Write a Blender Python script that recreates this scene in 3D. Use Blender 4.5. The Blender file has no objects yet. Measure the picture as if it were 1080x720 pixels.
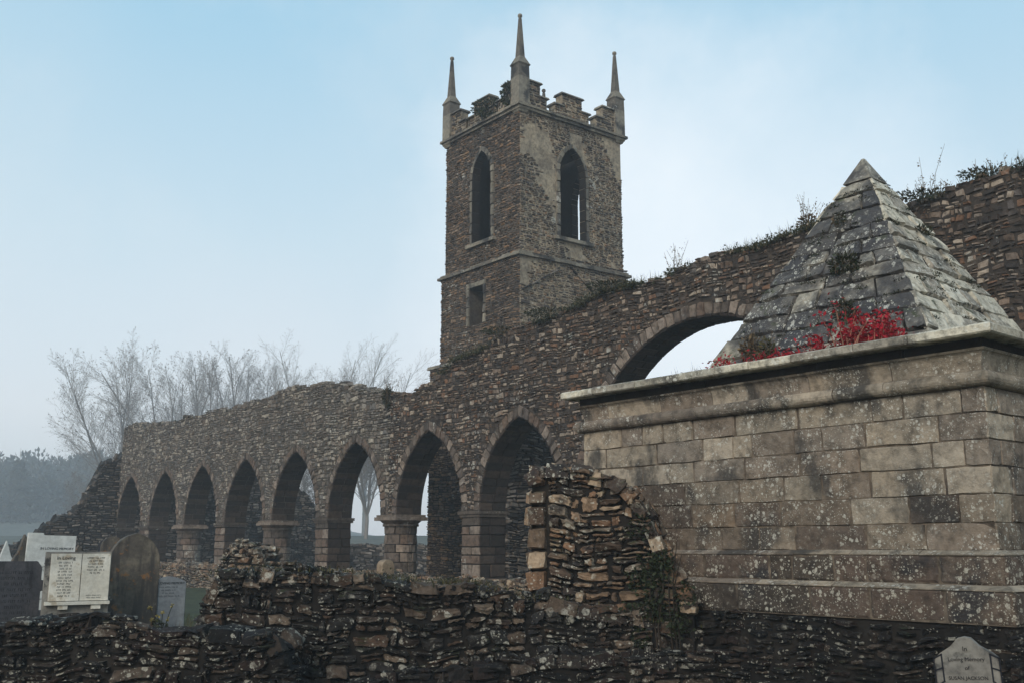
import bpy, math, random
import numpy as np
from mathutils.geometry import tessellate_polygon
from mathutils import Vector

# ------------------------------------------------------------------ camera, sky, sun, exposure
S = bpy.context.scene
COL = S.collection
EYE = 1.6                                   # eye height; all heights below are written relative to the eye
PITCH = math.atan(0.1992)
cam_d = bpy.data.cameras.new('camera'); cam = bpy.data.objects.new('camera', cam_d); COL.objects.link(cam)
cam_d.sensor_width = 36.0; cam_d.lens = 36.0*1094/1080
cam_d.clip_start = 0.1; cam_d.clip_end = 3000
cam.location = (0, 0, EYE); cam.rotation_euler = (math.pi/2 + PITCH, 0, 0)
S.camera = cam

SUN_DIR = Vector((-0.34, -0.80, 0.50)).normalized()
sun_d = bpy.data.lights.new('sun', 'SUN'); sun_d.energy = 2.45; sun_d.angle = math.radians(24); sun_d.color = (1.0, 0.91, 0.80)
sun = bpy.data.objects.new('sun', sun_d); COL.objects.link(sun)
sun.rotation_euler = SUN_DIR.to_track_quat('Z', 'Y').to_euler()

W = bpy.data.worlds.new('World'); S.world = W; W.use_nodes = True
nt = W.node_tree; nt.nodes.clear()
def wn(t): return nt.nodes.new(t)
sky = wn('ShaderNodeTexSky'); sky.sky_type = 'NISHITA'; sky.sun_disc = False
sky.sun_elevation = math.asin(SUN_DIR.z); sky.sun_rotation = math.atan2(SUN_DIR.x, SUN_DIR.y)
sky.air_density = 1.0; sky.dust_density = 1.6; sky.ozone_density = 1.5
bg1 = wn('ShaderNodeBackground'); bg1.inputs['Strength'].default_value = 0.12
nt.links.new(sky.outputs[0], bg1.inputs['Color'])
# a thin veil of mist over the blue: pale and dense low down, thinning upward, uneven
tc = wn('ShaderNodeTexCoord'); sep = wn('ShaderNodeSeparateXYZ'); nt.links.new(tc.outputs['Generated'], sep.inputs[0])
nz = wn('ShaderNodeTexNoise'); nz.inputs['Scale'].default_value = 2.2; nz.inputs['Detail'].default_value = 3
nt.links.new(tc.outputs['Generated'], nz.inputs['Vector'])
ma = wn('ShaderNodeMath'); ma.operation = 'MULTIPLY_ADD'; ma.inputs[1].default_value = 0.22; nt.links.new(nz.outputs['Fac'], ma.inputs[0]); nt.links.new(sep.outputs['Z'], ma.inputs[2])
rp = wn('ShaderNodeValToRGB'); nt.links.new(ma.outputs[0], rp.inputs[0])
cr = rp.color_ramp; cr.elements[0].position = 0.10; cr.elements[0].color = (0.63, 0.64, 0.675, 1)
cr.elements[1].position = 0.95; cr.elements[1].color = (0.17, 0.40, 0.62, 1)
for p, c in ((0.24, (0.68, 0.71, 0.735, 1)), (0.40, (0.53, 0.655, 0.72, 1)), (0.62, (0.33, 0.55, 0.69, 1))):
    e = cr.elements.new(p); e.color = c
# a bright bank of mist low behind the tower, and uneven thin cloud
nv = wn('ShaderNodeVectorMath'); nv.operation = 'DOT_PRODUCT'; nv.inputs[1].default_value = Vector((0.17, 0.95, 0.22)).normalized(); nt.links.new(tc.outputs['Generated'], nv.inputs[0])
n2 = wn('ShaderNodeTexNoise'); n2.inputs['Scale'].default_value = 3.4; n2.inputs['Detail'].default_value = 6; n2.inputs['Roughness'].default_value = .62; nt.links.new(tc.outputs['Generated'], n2.inputs['Vector'])
def wmath(op, a, b, clamp=False):
    m = wn('ShaderNodeMath'); m.operation = op; m.use_clamp = clamp
    for k, v in enumerate((a, b)):
        if isinstance(v, (int, float)): m.inputs[k].default_value = v
        else: nt.links.new(v, m.inputs[k])
    return m.outputs[0]
bank = wmath('MULTIPLY', wmath('SUBTRACT', wmath('ADD', nv.outputs['Value'], wmath('MULTIPLY', n2.outputs['Fac'], .07)), .985), 18.0, True)
thin = wmath('MULTIPLY', wmath('SUBTRACT', n2.outputs['Fac'], .46), 1.5, True)
def wmix(f, a, col):
    m = wn('ShaderNodeMix'); m.data_type = 'RGBA'; nt.links.new(f, m.inputs[0]); nt.links.new(a, m.inputs[6]); m.inputs[7].default_value = (*col, 1); return m.outputs[2]
veil = wmix(wmath('MULTIPLY', bank, .8), wmix(thin, rp.outputs[0], (.64, .71, .75)), (.84, .88, .90))
bg2 = wn('ShaderNodeBackground'); bg2.inputs['Strength'].default_value = 1.38
nt.links.new(veil, bg2.inputs['Color'])
mx = wn('ShaderNodeMixShader'); mx.inputs[0].default_value = 0.82
nt.links.new(bg1.outputs[0], mx.inputs[1]); nt.links.new(bg2.outputs[0], mx.inputs[2])
wo = wn('ShaderNodeOutputWorld'); nt.links.new(mx.outputs[0], wo.inputs['Surface'])

S.view_settings.view_transform = 'Standard'; S.view_settings.look = 'None'
S.view_settings.gamma = 1.0; S.view_settings.exposure = 0.0; S.view_settings.use_curve_mapping = False
S.render.engine = 'CYCLES'
S.cycles.use_denoising = True
try: S.cycles.denoiser = 'OPENIMAGEDENOISE'
except Exception: pass
S.cycles.max_bounces = 6; S.cycles.diffuse_bounces = 3; S.cycles.volume_bounces = 1; S.cycles.transparent_max_bounces = 8

# ------------------------------------------------------------------ small helpers
def lin(c):
    return tuple(((x/255)/12.92 if x/255 <= 0.04045 else ((x/255+0.055)/1.055)**2.4) for x in c)
def rng_(s): return np.random.default_rng(s)
def heading(deg):
    a = math.radians(deg)
    return np.array([-math.sin(a), math.cos(a), 0.0]), np.array([math.cos(a), math.sin(a), 0.0])
UP = np.array([0, 0, 1.0])
GZ = -EYE                                    # ground level relative to the eye

class MB:
    """collects vertices and faces; build() links them as ONE mesh object"""
    def __init__(s): s.v = []; s.f = []; s.m = []; s.n = 0
    def add(s, v, faces, mi=0):
        v = np.asarray(v, float).reshape(-1, 3)
        for fa in faces:
            fa = np.asarray(fa, int)
            if fa.size: s.f.append(fa + s.n); s.m.append(np.full(len(fa), mi, int))
        s.v.append(v); s.n += len(v)
    def build(s, name, mats, parent=None, smooth=False):
        me = bpy.data.meshes.new(name)
        v = np.concatenate(s.v)
        if parent is not None:
            w = np.array(parent.location)
            p = parent.parent
            while p is not None: w = w + np.array(p.location); p = p.parent
            v = v - w
        me.vertices.add(len(v)); me.vertices.foreach_set('co', v.astype(np.float32).ravel())
        li = np.concatenate([f.ravel() for f in s.f]); tot = np.concatenate([np.full(len(f), f.shape[1], int) for f in s.f])
        me.loops.add(len(li)); me.loops.foreach_set('vertex_index', li.astype(np.int32))
        me.polygons.add(len(tot)); me.polygons.foreach_set('loop_start', np.concatenate([[0], np.cumsum(tot)[:-1]]).astype(np.int32))
        me.polygons.foreach_set('material_index', np.concatenate(s.m).astype(np.int32))
        me.polygons.foreach_set('use_smooth', np.full(len(tot), bool(smooth)))
        me.update(calc_edges=True); me.validate()
        for m in (mats if isinstance(mats, (list, tuple)) else [mats]): me.materials.append(m)
        o = bpy.data.objects.new(name, me); COL.objects.link(o)
        if parent is not None: o.parent = parent
        return o

def tag(o, label, cat, group=None, kind='thing'):
    o['label'] = label; o['category'] = cat
    if group: o['group'] = group
    if kind: o['kind'] = kind
    return o
def thing(name, loc, label, cat, group=None):
    o = bpy.data.objects.new(name, None); COL.objects.link(o); o.location = loc; o.empty_display_size = 0.3
    return tag(o, label, cat, group)
def structure(o): o['kind'] = 'structure'; return o

def box(mb, o, ax, ay, az, mi=0, top=None):
    """box from corner o along three vectors; top: (sx, sy) shrink of the upper face"""
    o, ax, ay, az = [np.asarray(q, float) for q in (o, ax, ay, az)]
    c = [o, o+ax, o+ax+ay, o+ay]
    d = [q+az for q in c]
    if top is not None:
        m = sum(d)/4
        d = [m + (o+az+ax*i+ay*j - m - 0) for (i, j) in ((0, 0), (1, 0), (1, 1), (0, 1))]
        d = [m + ((q-m) @ (ax/np.linalg.norm(ax)))*ax/np.linalg.norm(ax)*top[0] + ((q-m) @ (ay/np.linalg.norm(ay)))*ay/np.linalg.norm(ay)*top[1] for q in d]
    mb.add(c+d, [[(3, 2, 1, 0), (4, 5, 6, 7), (0, 1, 5, 4), (1, 2, 6, 5), (2, 3, 7, 6), (3, 0, 4, 7)]], mi)

class Plane:
    """maps (u along the face, z up, w outward) to the world, with an optional slow waviness"""
    def __init__(s, O, U, N, wav=0.0, wl=1.2, seed=0, Z=UP):
        s.O = np.asarray(O, float); s.U = np.asarray(U, float); s.N = np.asarray(N, float); s.Z = np.asarray(Z, float); s.wav = wav
        r = rng_(seed); k = 2*np.pi/wl
        s.k = [(k*a*np.cos(t), k*a*np.sin(t), p, 1/a) for a, t, p in zip((0.45, 0.8, 1.3, 2.2, 3.1), r.uniform(-.6, .6, 5), r.uniform(0, 6, 5))]
    def __call__(s, u, z, w):
        if s.wav:
            dz = sum(np.sin(a*u+b*z+p)*q for a, b, p, q in s.k)*s.wav*0.4
            du = sum(np.cos(b*u+a*z+p*2)*q for a, b, p, q in s.k)*s.wav*0.25
            dw = np.abs(sum(np.sin(a*u-b*z*2+p*3)*q for a, b, p, q in s.k))*s.wav*0.12
            u = u+du; z = z+dz; w = w+dw
        return s.O + u[..., None]*s.U + z[..., None]*s.Z + w[..., None]*s.N

def wob(seed, wl):
    r = rng_(seed); ks = [(2*np.pi/wl*a, r.uniform(0, 6), 1/a) for a in (0.4, 1, 2.3, 4.1)]
    return lambda u: sum(np.sin(k*u+p)*q for k, p, q in ks)/2.5

def rects(c):
    c = np.asarray(c, float)
    return np.stack([c[:, [0, 2]], c[:, [1, 2]], c[:, [1, 3]], c[:, [0, 3]]], 1)

def stones(mb, Q, fmap, seed=0, n=4, bev=0.015, depth=0.05, proud=(0.0, 0.03), jit=0.1, rnd=0.3, tilt=0.01, bulge=0.0, rough=0.0, gap=0.008, mi=0):
    """one worked or unworked stone per quad cell of Q (N,4,2)"""
    r = rng_(seed); Q = np.array(Q, float); N = len(Q)
    if N == 0: return
    su = np.linalg.norm(Q[:, 1]-Q[:, 0], axis=1); sz = np.linalg.norm(Q[:, 3]-Q[:, 0], axis=1); sm = np.minimum(su, sz)
    Q = Q + (r.random(Q.shape)-0.5)*(jit*sm)[:, None, None]
    c = Q.mean(1, keepdims=True)
    d = Q-c
    Q = c + d*(1-np.clip(2*gap/np.maximum(sm, 1e-3), 0, .5))[:, None, None]
    fu = np.clip(bev/su, 0.02, .3)[:, None]; fz = np.clip(bev/sz, .02, .3)[:, None]
    t = np.linspace(0, 1, n-2)[None]
    A = np.concatenate([np.zeros((N, 1)), fu+(1-2*fu)*t, np.ones((N, 1))], 1)
    B = np.concatenate([np.zeros((N, 1)), fz+(1-2*fz)*t, np.ones((N, 1))], 1)
    a = np.repeat(A[:, None, :], n, 1); b = np.repeat(B[:, :, None], n, 2)       # (N, row z, col u)
    x = 2*a-1; y = 2*b-1
    k = np.clip(r.normal(rnd, rnd*0.35, N), 0, 0.95)[:, None, None]
    x2 = x*np.sqrt(1-k*y*y/2); y2 = y*np.sqrt(1-k*x*x/2)
    a2 = ((x2+1)/2)[..., None]; b2 = ((y2+1)/2)[..., None]
    P = (Q[:, None, None, 0]*(1-a2)*(1-b2) + Q[:, None, None, 1]*a2*(1-b2) + Q[:, None, None, 2]*a2*b2 + Q[:, None, None, 3]*(1-a2)*b2)
    w = r.uniform(proud[0], proud[1], N)[:, None, None] + tilt*(r.normal(0, 1, N)[:, None, None]*x + r.normal(0, 1, N)[:, None, None]*y)
    w = w + bulge*(1-x*x)*(1-y*y)
    if rough:
        w = w + r.normal(0, rough, w.shape)
        P = P + r.normal(0, rough*1.2, P.shape)
    ring = np.zeros((n, n), bool); ring[0] = ring[-1] = True; ring[:, 0] = ring[:, -1] = True
    w = np.where(ring[None], -depth, w)
    V = fmap(P[..., 0], P[..., 1], w).reshape(-1, 3)
    i = np.arange(n-1); g = (i[:, None]*n+i[None]).ravel()
    f = np.stack([g, g+1, g+n+1, g+n], 1)
    F = (f[None] + (np.arange(N)*n*n)[:, None, None]).reshape(-1, 4)
    mb.add(V, [F], mi)

def courses(u0, u1, z0, z1, ch, ln, inside, seed, split=0.15, skip=0.0, step=0.02, band=None):
    """roughly coursed cells: the wall is laid in patches, each with its own few courses, filling every run inside the outline"""
    r = rng_(seed); out = []; z = z0; us = np.arange(u0, u1+step, step)
    hb = band or (ch[1]*1.6, ch[1]*2.6)
    while z < z1:
        H = r.uniform(*hb); cuts = [u0]
        while cuts[-1] < u1: cuts.append(cuts[-1]+r.uniform(.5, 1.7))
        cuts[-1] = u1
        for ca, cb in zip(cuts[:-1], cuts[1:]):
            hs = []
            while sum(hs) < H: hs.append(ch[0]+(ch[1]-ch[0])*r.random()**1.6)
            hs = np.array(hs)*H/sum(hs); q = z
            for h in hs:
                a0 = ca+(r.uniform(-.05, .05) if ca > u0 else 0); b0 = cb+(r.uniform(-.05, .05) if cb < u1 else 0)
                ii = np.flatnonzero((us >= a0) & (us <= b0))
                if len(ii) > 2:
                    m = inside(us[ii], np.full(len(ii), q+h*0.5)).astype(int); m = np.concatenate([[0], m, [0]]); e = np.flatnonzero(np.diff(m))
                    for s0, s1 in zip(e[::2], e[1::2]):
                        a, bb = us[ii[s0]]-step*.5, us[ii[s1-1]]+step*.5
                        if bb-a < .05: continue
                        L = []; tot = 0
                        while tot < bb-a:
                            l = ln[0]+(ln[1]-ln[0])*r.random()**1.3
                            if r.random() < .1: l *= 1.5
                            L.append(l); tot += l
                        L = np.array(L)*(bb-a)/tot; p = a
                        for l in L:
                            if skip and r.random() < skip: p += l; continue
                            if r.random() < split and h > ch[0]*1.3:
                                k = q+h*r.uniform(.38, .62); out.append((p, p+l, q, k)); out.append((p, p+l, k, q+h))
                            else: out.append((p, p+l, q, q+h))
                            p += l
                q += h
        z += H
    return np.array(out) if out else np.zeros((0, 4))

def slab(mb, outline, fmap, w0, w1, mi=0, back=None):
    """solid slab from a 2D outline (may be concave), between depths w0 (front) and w1 (back)"""
    P = np.array(outline, float); n = len(P)
    tri = np.array(tessellate_polygon([[Vector((p[0], p[1], 0)) for p in P]]), int)
    f = fmap(P[:, 0], P[:, 1], np.full(n, w0)); b = fmap(P[:, 0], P[:, 1], np.full(n, w1))
    i = np.arange(n); j = (i+1) % n
    mb.add(np.concatenate([f, b]), [tri, np.stack([i, j, j+n, i+n], 1)], mi)
    mb.add(b, [tri[:, ::-1]], mi if back is None else back)

def arc_pts(cu, half, zs, rise, n=14, t=0.0):
    """pointed two-centred arch, left springing to right springing; t = outward offset"""
    r = (rise*rise+half*half)/(2*half); off = r-half; R = r+t
    ap = math.acos(off/R); L = []
    for k in range(n+1):
        a = ap*k/n; L.append((cu+off-R*math.cos(a), zs+R*math.sin(a)))
    return L + [(2*cu-x, z) for x, z in L[-2::-1]]
def round_pts(cu, r, zs, n=24, t=0.0):
    return [(cu-(r+t)*math.cos(math.pi*k/n), zs+(r+t)*math.sin(math.pi*k/n)) for k in range(n+1)]
def ring_cells(inn, out, m=1):
    inn = np.array(inn); out = np.array(out); i = np.arange(0, len(inn)-1, m)
    return np.stack([inn[i], inn[np.minimum(i+m, len(inn)-1)], out[np.minimum(i+m, len(inn)-1)], out[i]], 1)
def in_arch(cu, half, zs, rise, t=0.0):
    r = (rise*rise+half*half)/(2*half); off = r-half; R = r+t
    def f(u, z):
        x = np.abs(u-cu); return np.where(z <= zs, x < half+t, (x+off)**2+(z-zs)**2 < R*R)
    return f
def in_round(cu, r, zs, t=0.0):
    return lambda u, z: np.where(z <= zs, np.abs(u-cu) < r+t, (u-cu)**2+(z-zs)**2 < (r+t)**2)

def soffit_map(pm, pts, w_in):
    """map (s along a polyline of the opening, depth back, outward into the opening)"""
    P = np.array(pts); seg = np.diff(P, axis=0); L = np.concatenate([[0], np.cumsum(np.linalg.norm(seg, axis=1))])
    def f(s, d, w):
        u = np.interp(s, L, P[:, 0]); z = np.interp(s, L, P[:, 1])
        i = np.clip(np.searchsorted(L, s, 'right')-1, 0, len(seg)-1)
        tx = seg[i, 0]; tz = seg[i, 1]; q = np.hypot(tx, tz); tx = tx/q; tz = tz/q
        return pm(u+tz*w, z-tx*w, -d)
    return f, L[-1]

# ------------------------------------------------------------------ materials
def ramp(nt, fac, cols, const=False):
    r = nt.nodes.new('ShaderNodeValToRGB'); nt.links.new(fac, r.inputs[0]); e = r.color_ramp.elements
    if const: r.color_ramp.interpolation = 'CONSTANT'
    n = len(cols)
    for i, c in enumerate(cols):
        p = c[1] if isinstance(c[0], (tuple, list)) else (i/n if const else i/(n-1))
        c = c[0] if isinstance(c[0], (tuple, list)) else c
        if i < 2: q = e[i]; q.position = p
        else: q = e.new(p)
        q.color = (*c[:3], 1)
    return r.outputs[0]
def mixc(nt, fac, a, b, mode='MIX'):
    m = nt.nodes.new('ShaderNodeMix'); m.data_type = 'RGBA'; m.blend_type = mode
    for k, v in ((0, fac), (6, a), (7, b)):
        if isinstance(v, (int, float)): m.inputs[k].default_value = v
        elif isinstance(v, tuple): m.inputs[k].default_value = (*v[:3], 1)
        else: nt.links.new(v, m.inputs[k])
    return m.outputs[2]
def mth(nt, op, a, b=None, c=None, clamp=False):
    m = nt.nodes.new('ShaderNodeMath'); m.operation = op; m.use_clamp = clamp
    for k, v in enumerate((a, b, c)):
        if v is None: continue
        if isinstance(v, (int, float)): m.inputs[k].default_value = v
        else: nt.links.new(v, m.inputs[k])
    return m.outputs[0]
def noise(nt, vec, scale, detail=4, rough=0.6):
    n = nt.nodes.new('ShaderNodeTexNoise'); n.inputs['Scale'].default_value = scale; n.inputs['Detail'].default_value = detail; n.inputs['Roughness'].default_value = rough
    nt.links.new(vec, n.inputs['Vector']); return n.outputs['Fac']
def step(nt, v, lo, hi):
    m = nt.nodes.new('ShaderNodeMapRange'); m.interpolation_type = 'SMOOTHSTEP'; nt.links.new(v, m.inputs[0])
    m.inputs[1].default_value = lo; m.inputs[2].default_value = hi; return m.outputs[0]
def scaled(nt, vec, s):
    m = nt.nodes.new('ShaderNodeMapping'); m.inputs['Scale'].default_value = s; nt.links.new(vec, m.inputs[0]); return m.outputs[0]

def stone_mat(name, pal, island=True, lichen=0.0, lich_scale=18, lich_col=(0.42, 0.41, 0.36), stain=0.0, stain_scale=0.6, stain_col=(0.02, 0.02, 0.022), stain_vec=(1, 1, 1),
              moss=0.0, moss_col=(0.035, 0.045, 0.016), mottle=0.5, mott_scale=9, bump=0.5, bump_scale=40, rough=0.9, orange=0.0):
    m = bpy.data.materials.new(name); m.use_nodes = True; t = m.node_tree; t.nodes.clear()
    tc = t.nodes.new('ShaderNodeTexCoord').outputs['Object']
    geo = t.nodes.new('ShaderNodeNewGeometry')
    pal = [lin(c) for c in pal]
    if island: col = ramp(t, geo.outputs['Random Per Island'], pal, True)
    else: col = ramp(t, step(t, noise(t, tc, 1.7, 5), .3, .7), pal)
    n1 = noise(t, tc, mott_scale, 6, .65)
    col = mixc(t, 1.0, col, ramp(t, step(t, n1, .25, .75), [(1-mottle,)*3, (1.0,)*3, (1+mottle*.55,)*3]), 'MULTIPLY')
    n0 = noise(t, tc, .9, 4, .6)
    col = mixc(t, 0.8, col, ramp(t, step(t, n0, .3, .7), [(0.72, .74, .76), (1.08, 1.05, 1.0)]), 'MULTIPLY')
    if stain:
        ns = noise(t, scaled(t, tc, stain_vec), stain_scale, 5, .62)
        k = step(t, ns, .62-stain*.3, .70-stain*.2)
        col = mixc(t, mth(t, 'MULTIPLY', k, .85), col, stain_col)
    if lichen:
        tw = t.nodes.new('ShaderNodeVectorMath'); tw.operation = 'ADD'; nn = t.nodes.new('ShaderNodeTexNoise'); nn.inputs['Scale'].default_value = lich_scale*1.5
        t.links.new(tc, nn.inputs['Vector']); sc = t.nodes.new('ShaderNodeVectorMath'); sc.operation = 'SCALE'; sc.inputs['Scale'].default_value = .7/lich_scale
        t.links.new(nn.outputs['Color'], sc.inputs[0]); t.links.new(tc, tw.inputs[0]); t.links.new(sc.outputs[0], tw.inputs[1])
        spots = None
        for s, off in ((lich_scale*.6, 0.0), (lich_scale*1.7, .02)):
            v = t.nodes.new('ShaderNodeTexVoronoi'); v.inputs['Scale'].default_value = s; t.links.new(tw.outputs[0], v.inputs['Vector'])
            vc = t.nodes.new('ShaderNodeSeparateColor'); t.links.new(v.outputs['Color'], vc.inputs[0])
            thr = mth(t, 'MULTIPLY_ADD', mth(t, 'POWER', vc.outputs[0], 2.6), .62, -.12-off)
            k = step(t, mth(t, 'SUBTRACT', thr, mth(t, 'MULTIPLY', v.outputs['Distance'], .8)), -.04, .03)
            spots = k if spots is None else mth(t, 'MAXIMUM', spots, k)
        gate = step(t, noise(t, tc, lich_scale*.055, 5), .66-lichen*.35, .74-lichen*.3)
        gate = mth(t, 'MULTIPLY', gate, step(t, noise(t, tc, 45, 3), .25, .55))
        k = mth(t, 'MULTIPLY', spots, gate)
        col = mixc(t, mth(t, 'MULTIPLY', k, .75), col, lich_col)
        crust = mth(t, 'MULTIPLY', step(t, noise(t, tc, lich_scale*.45, 9, .78), .585-lichen*.06, .66), step(t, noise(t, tc, lich_scale*.07, 4), .62-lichen*.3, .74-lichen*.25))
        col = mixc(t, mth(t, 'MULTIPLY', crust, .6), col, tuple(c*.75 for c in lich_col))
    if orange:
        k = step(t, noise(t, tc, 5, 6, .7), .66-orange*.2, .72-orange*.1)
        col = mixc(t, mth(t, 'MULTIPLY', k, .8), col, (0.26, .115, .035))
    if moss:
        sx = t.nodes.new('ShaderNodeSeparateXYZ'); t.links.new(geo.outputs['Normal'], sx.inputs[0])
        k = mth(t, 'MULTIPLY', step(t, sx.outputs['Z'], .15, .7), step(t, noise(t, tc, 4, 5), .62-moss*.35, .7-moss*.3))
        col = mixc(t, mth(t, 'MULTIPLY', k, .9), col, moss_col)
    b = t.nodes.new('ShaderNodeBsdfPrincipled'); t.links.new(col, b.inputs['Base Color']); b.inputs['Roughness'].default_value = rough
    b.inputs['Specular IOR Level'].default_value = .25
    h = mth(t, 'MULTIPLY_ADD', noise(t, tc, bump_scale, 6, .7), .5, mth(t, 'MULTIPLY', noise(t, tc, bump_scale*.22, 4), 1.2))
    bp = t.nodes.new('ShaderNodeBump'); bp.inputs['Strength'].default_value = bump; bp.inputs['Distance'].default_value = .03
    t.links.new(h, bp.inputs['Height']); t.links.new(bp.outputs[0], b.inputs['Normal'])
    o = t.nodes.new('ShaderNodeOutputMaterial'); t.links.new(b.outputs[0], o.inputs[0])
    return m
def leaf_mat(name, cols, rough=.8, trans=0.0):
    m = bpy.data.materials.new(name); m.use_nodes = True; t = m.node_tree; b = t.nodes['Principled BSDF']
    g = t.nodes.new('ShaderNodeNewGeometry')
    t.links.new(ramp(t, g.outputs['Random Per Island'], [lin(c) for c in cols]), b.inputs['Base Color'])
    b.inputs['Roughness'].default_value = rough; b.inputs['Specular IOR Level'].default_value = .2
    return m

M = {}
M['arcade'] = stone_mat('grey_rubble', [(122, 114, 105), (98, 91, 84), (138, 129, 118), (80, 75, 70), (112, 102, 93), (150, 142, 130), (92, 81, 72), (106, 101, 96)], lichen=.3, lich_scale=9, mottle=.55, bump=.6, bump_scale=25)
M['tall'] = stone_mat('brown_slate_rubble', [(100, 85, 74), (76, 66, 59), (118, 102, 89), (58, 52, 48), (92, 77, 66), (136, 122, 109), (106, 80, 63), (82, 75, 71), (66, 57, 51), (150, 136, 121)], lichen=.45, lich_scale=10, mottle=.6, bump=.7, bump_scale=25)
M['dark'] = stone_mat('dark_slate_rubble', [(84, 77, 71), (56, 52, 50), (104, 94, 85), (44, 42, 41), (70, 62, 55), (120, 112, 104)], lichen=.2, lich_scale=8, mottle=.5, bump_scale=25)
M['joint'] = stone_mat('joint_earth_and_shade', [(25, 22, 20), (36, 32, 28)], island=False, mottle=.6, bump_scale=30)  # dark joints; also painted shade in the belfry and under the cornice
M['joint_grey'] = stone_mat('weathered_mortar', [(64, 58, 53), (82, 76, 69)], island=False, mottle=.5, bump_scale=30)
M['mortar_brown'] = stone_mat('brown_mortar', [(50, 44, 39), (68, 60, 53)], island=False, mottle=.6, bump_scale=30)
M['brownstone'] = stone_mat('brown_dressed_stone', [(106, 94, 84), (88, 78, 71), (118, 105, 94), (78, 69, 62), (126, 113, 102), (98, 82, 71)], lichen=.4, lich_scale=14, mottle=.6, mott_scale=7, bump=.6)
M['soffit'] = stone_mat('shaded_brown_stone', [(56, 46, 40), (48, 40, 35), (66, 55, 47), (42, 36, 32)], mottle=.5, bump=.4)  # darker copy of the brown stone: shade inside the arches put into the colour
M['tower'] = stone_mat('tower_rubble', [(120, 106, 90), (92, 82, 73), (74, 67, 62), (136, 121, 103), (108, 95, 83), (64, 58, 55), (122, 100, 80), (98, 90, 82)], lichen=.35, lich_scale=7, mottle=.55, bump_scale=22)
M['tower_dark'] = stone_mat('tower_brown_rubble', [(108, 89, 74), (86, 73, 63), (72, 62, 55), (124, 106, 89), (96, 81, 69), (64, 56, 50), (122, 96, 72)], lichen=.4, lich_scale=7, mottle=.55, bump_scale=22)
M['render'] = stone_mat('old_lime_render', [(128, 117, 101), (150, 138, 119), (112, 101, 87)], island=False, lichen=.3, lich_scale=7, mottle=.5, bump_scale=22)
M['dressed'] = stone_mat('grey_dressed_granite', [(118, 111, 98), (104, 98, 88), (128, 121, 108), (96, 90, 82)], lichen=.35, lich_scale=10, mottle=.4, stain=.3, stain_scale=1.2, bump=.35)
M['ashlar'] = stone_mat('granite_ashlar', [(142, 131, 116), (125, 114, 102), (154, 142, 126), (116, 105, 94), (135, 124, 109), (146, 133, 116), (122, 109, 96)], lichen=.65, lich_scale=42, lich_col=(.47, .45, .39), mottle=.55, mott_scale=7, stain=.36, stain_scale=1.2, stain_col=(.04, .037, .034), stain_vec=(1.1, 1.1, .75), bump=.7, bump_scale=50)
M['ashlar_mid'] = stone_mat('damp_granite_ashlar', [(110, 98, 85), (95, 83, 73), (121, 109, 95), (86, 75, 66), (103, 91, 79), (114, 98, 82)], lichen=.7, lich_scale=40, lich_col=(.47, .45, .38), mottle=.55, mott_scale=7, stain=.5, stain_scale=1.1, stain_vec=(1.1, 1.1, .75), stain_col=(.03, .027, .025), bump=.7, bump_scale=50)
M['mortar'] = stone_mat('lime_mortar', [(84, 74, 64), (104, 92, 79), (60, 52, 46)], island=False, mottle=.6, bump_scale=50)
M['ashlar_low'] = stone_mat('dark_granite_plinth', [(86, 73, 64), (75, 65, 57), (96, 83, 72), (66, 58, 51)], lichen=.75, lich_scale=37, lich_col=(.46, .43, .35), mottle=.5, mott_scale=9, stain=.4, stain_scale=1.1, bump=.6, bump_scale=60)
M['pyramid'] = stone_mat('lichened_granite', [(190, 182, 164), (168, 160, 144), (200, 192, 174), (150, 142, 129)], lichen=.7, lich_scale=27, lich_col=(.6, .58, .5), mottle=.6, mott_scale=9, stain=.35, stain_scale=1.8, stain_col=(.08, .074, .063), moss=.1, bump=.8, bump_scale=40)
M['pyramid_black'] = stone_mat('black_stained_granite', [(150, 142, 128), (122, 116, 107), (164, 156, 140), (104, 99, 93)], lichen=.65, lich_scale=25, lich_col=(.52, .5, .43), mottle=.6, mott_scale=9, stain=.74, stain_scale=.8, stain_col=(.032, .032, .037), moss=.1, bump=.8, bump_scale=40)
M['fieldstone'] = stone_mat('mossy_fieldstone', [(62, 52, 45), (44, 39, 35), (82, 69, 58), (32, 30, 28), (54, 45, 39), (106, 92, 79), (36, 33, 31), (72, 56, 45), (46, 43, 41)], lichen=.8, lich_scale=20, lich_col=(.38, .36, .3), mottle=.65, mott_scale=12, moss=.2, moss_col=(.024, .028, .012), bump=.9, bump_scale=45, stain=.3, stain_scale=1.0)
M['pierstone'] = stone_mat('warm_fieldstone', [(130, 107, 86), (98, 82, 68), (148, 129, 108), (82, 67, 56), (118, 92, 72), (114, 102, 89), (66, 56, 49)], lichen=.7, lich_scale=22, lich_col=(.48, .46, .38), mottle=.55, mott_scale=12, moss=.2, moss_col=(.04, .045, .02), bump=.8, bump_scale=45, stain=.25, stain_scale=1.3)
M['blackstone'] = stone_mat('black_wet_rubble', [(33, 29, 27), (24, 22, 22), (46, 39, 34), (19, 18, 18), (29, 26, 25), (70, 60, 52), (40, 30, 26), (22, 20, 20)], lichen=.7, lich_scale=22, lich_col=(.36, .34, .28), mottle=.65, mott_scale=12, moss=.12, moss_col=(.015, .018, .008), bump=.9, bump_scale=45)
M['grass'] = stone_mat('rough_grass_ground', [(50, 58, 34), (62, 66, 40), (44, 50, 32)], island=False, mottle=.6, mott_scale=3, bump=.9, bump_scale=14)
M['hill'] = stone_mat('pasture', [(82, 84, 74), (92, 92, 82), (72, 75, 68)], island=False, mottle=.4, mott_scale=.3, bump=.3, bump_scale=2)
M['blade'] = leaf_mat('grass_blades', [(40, 46, 24), (66, 64, 36), (88, 78, 50), (52, 58, 30)])
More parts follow.
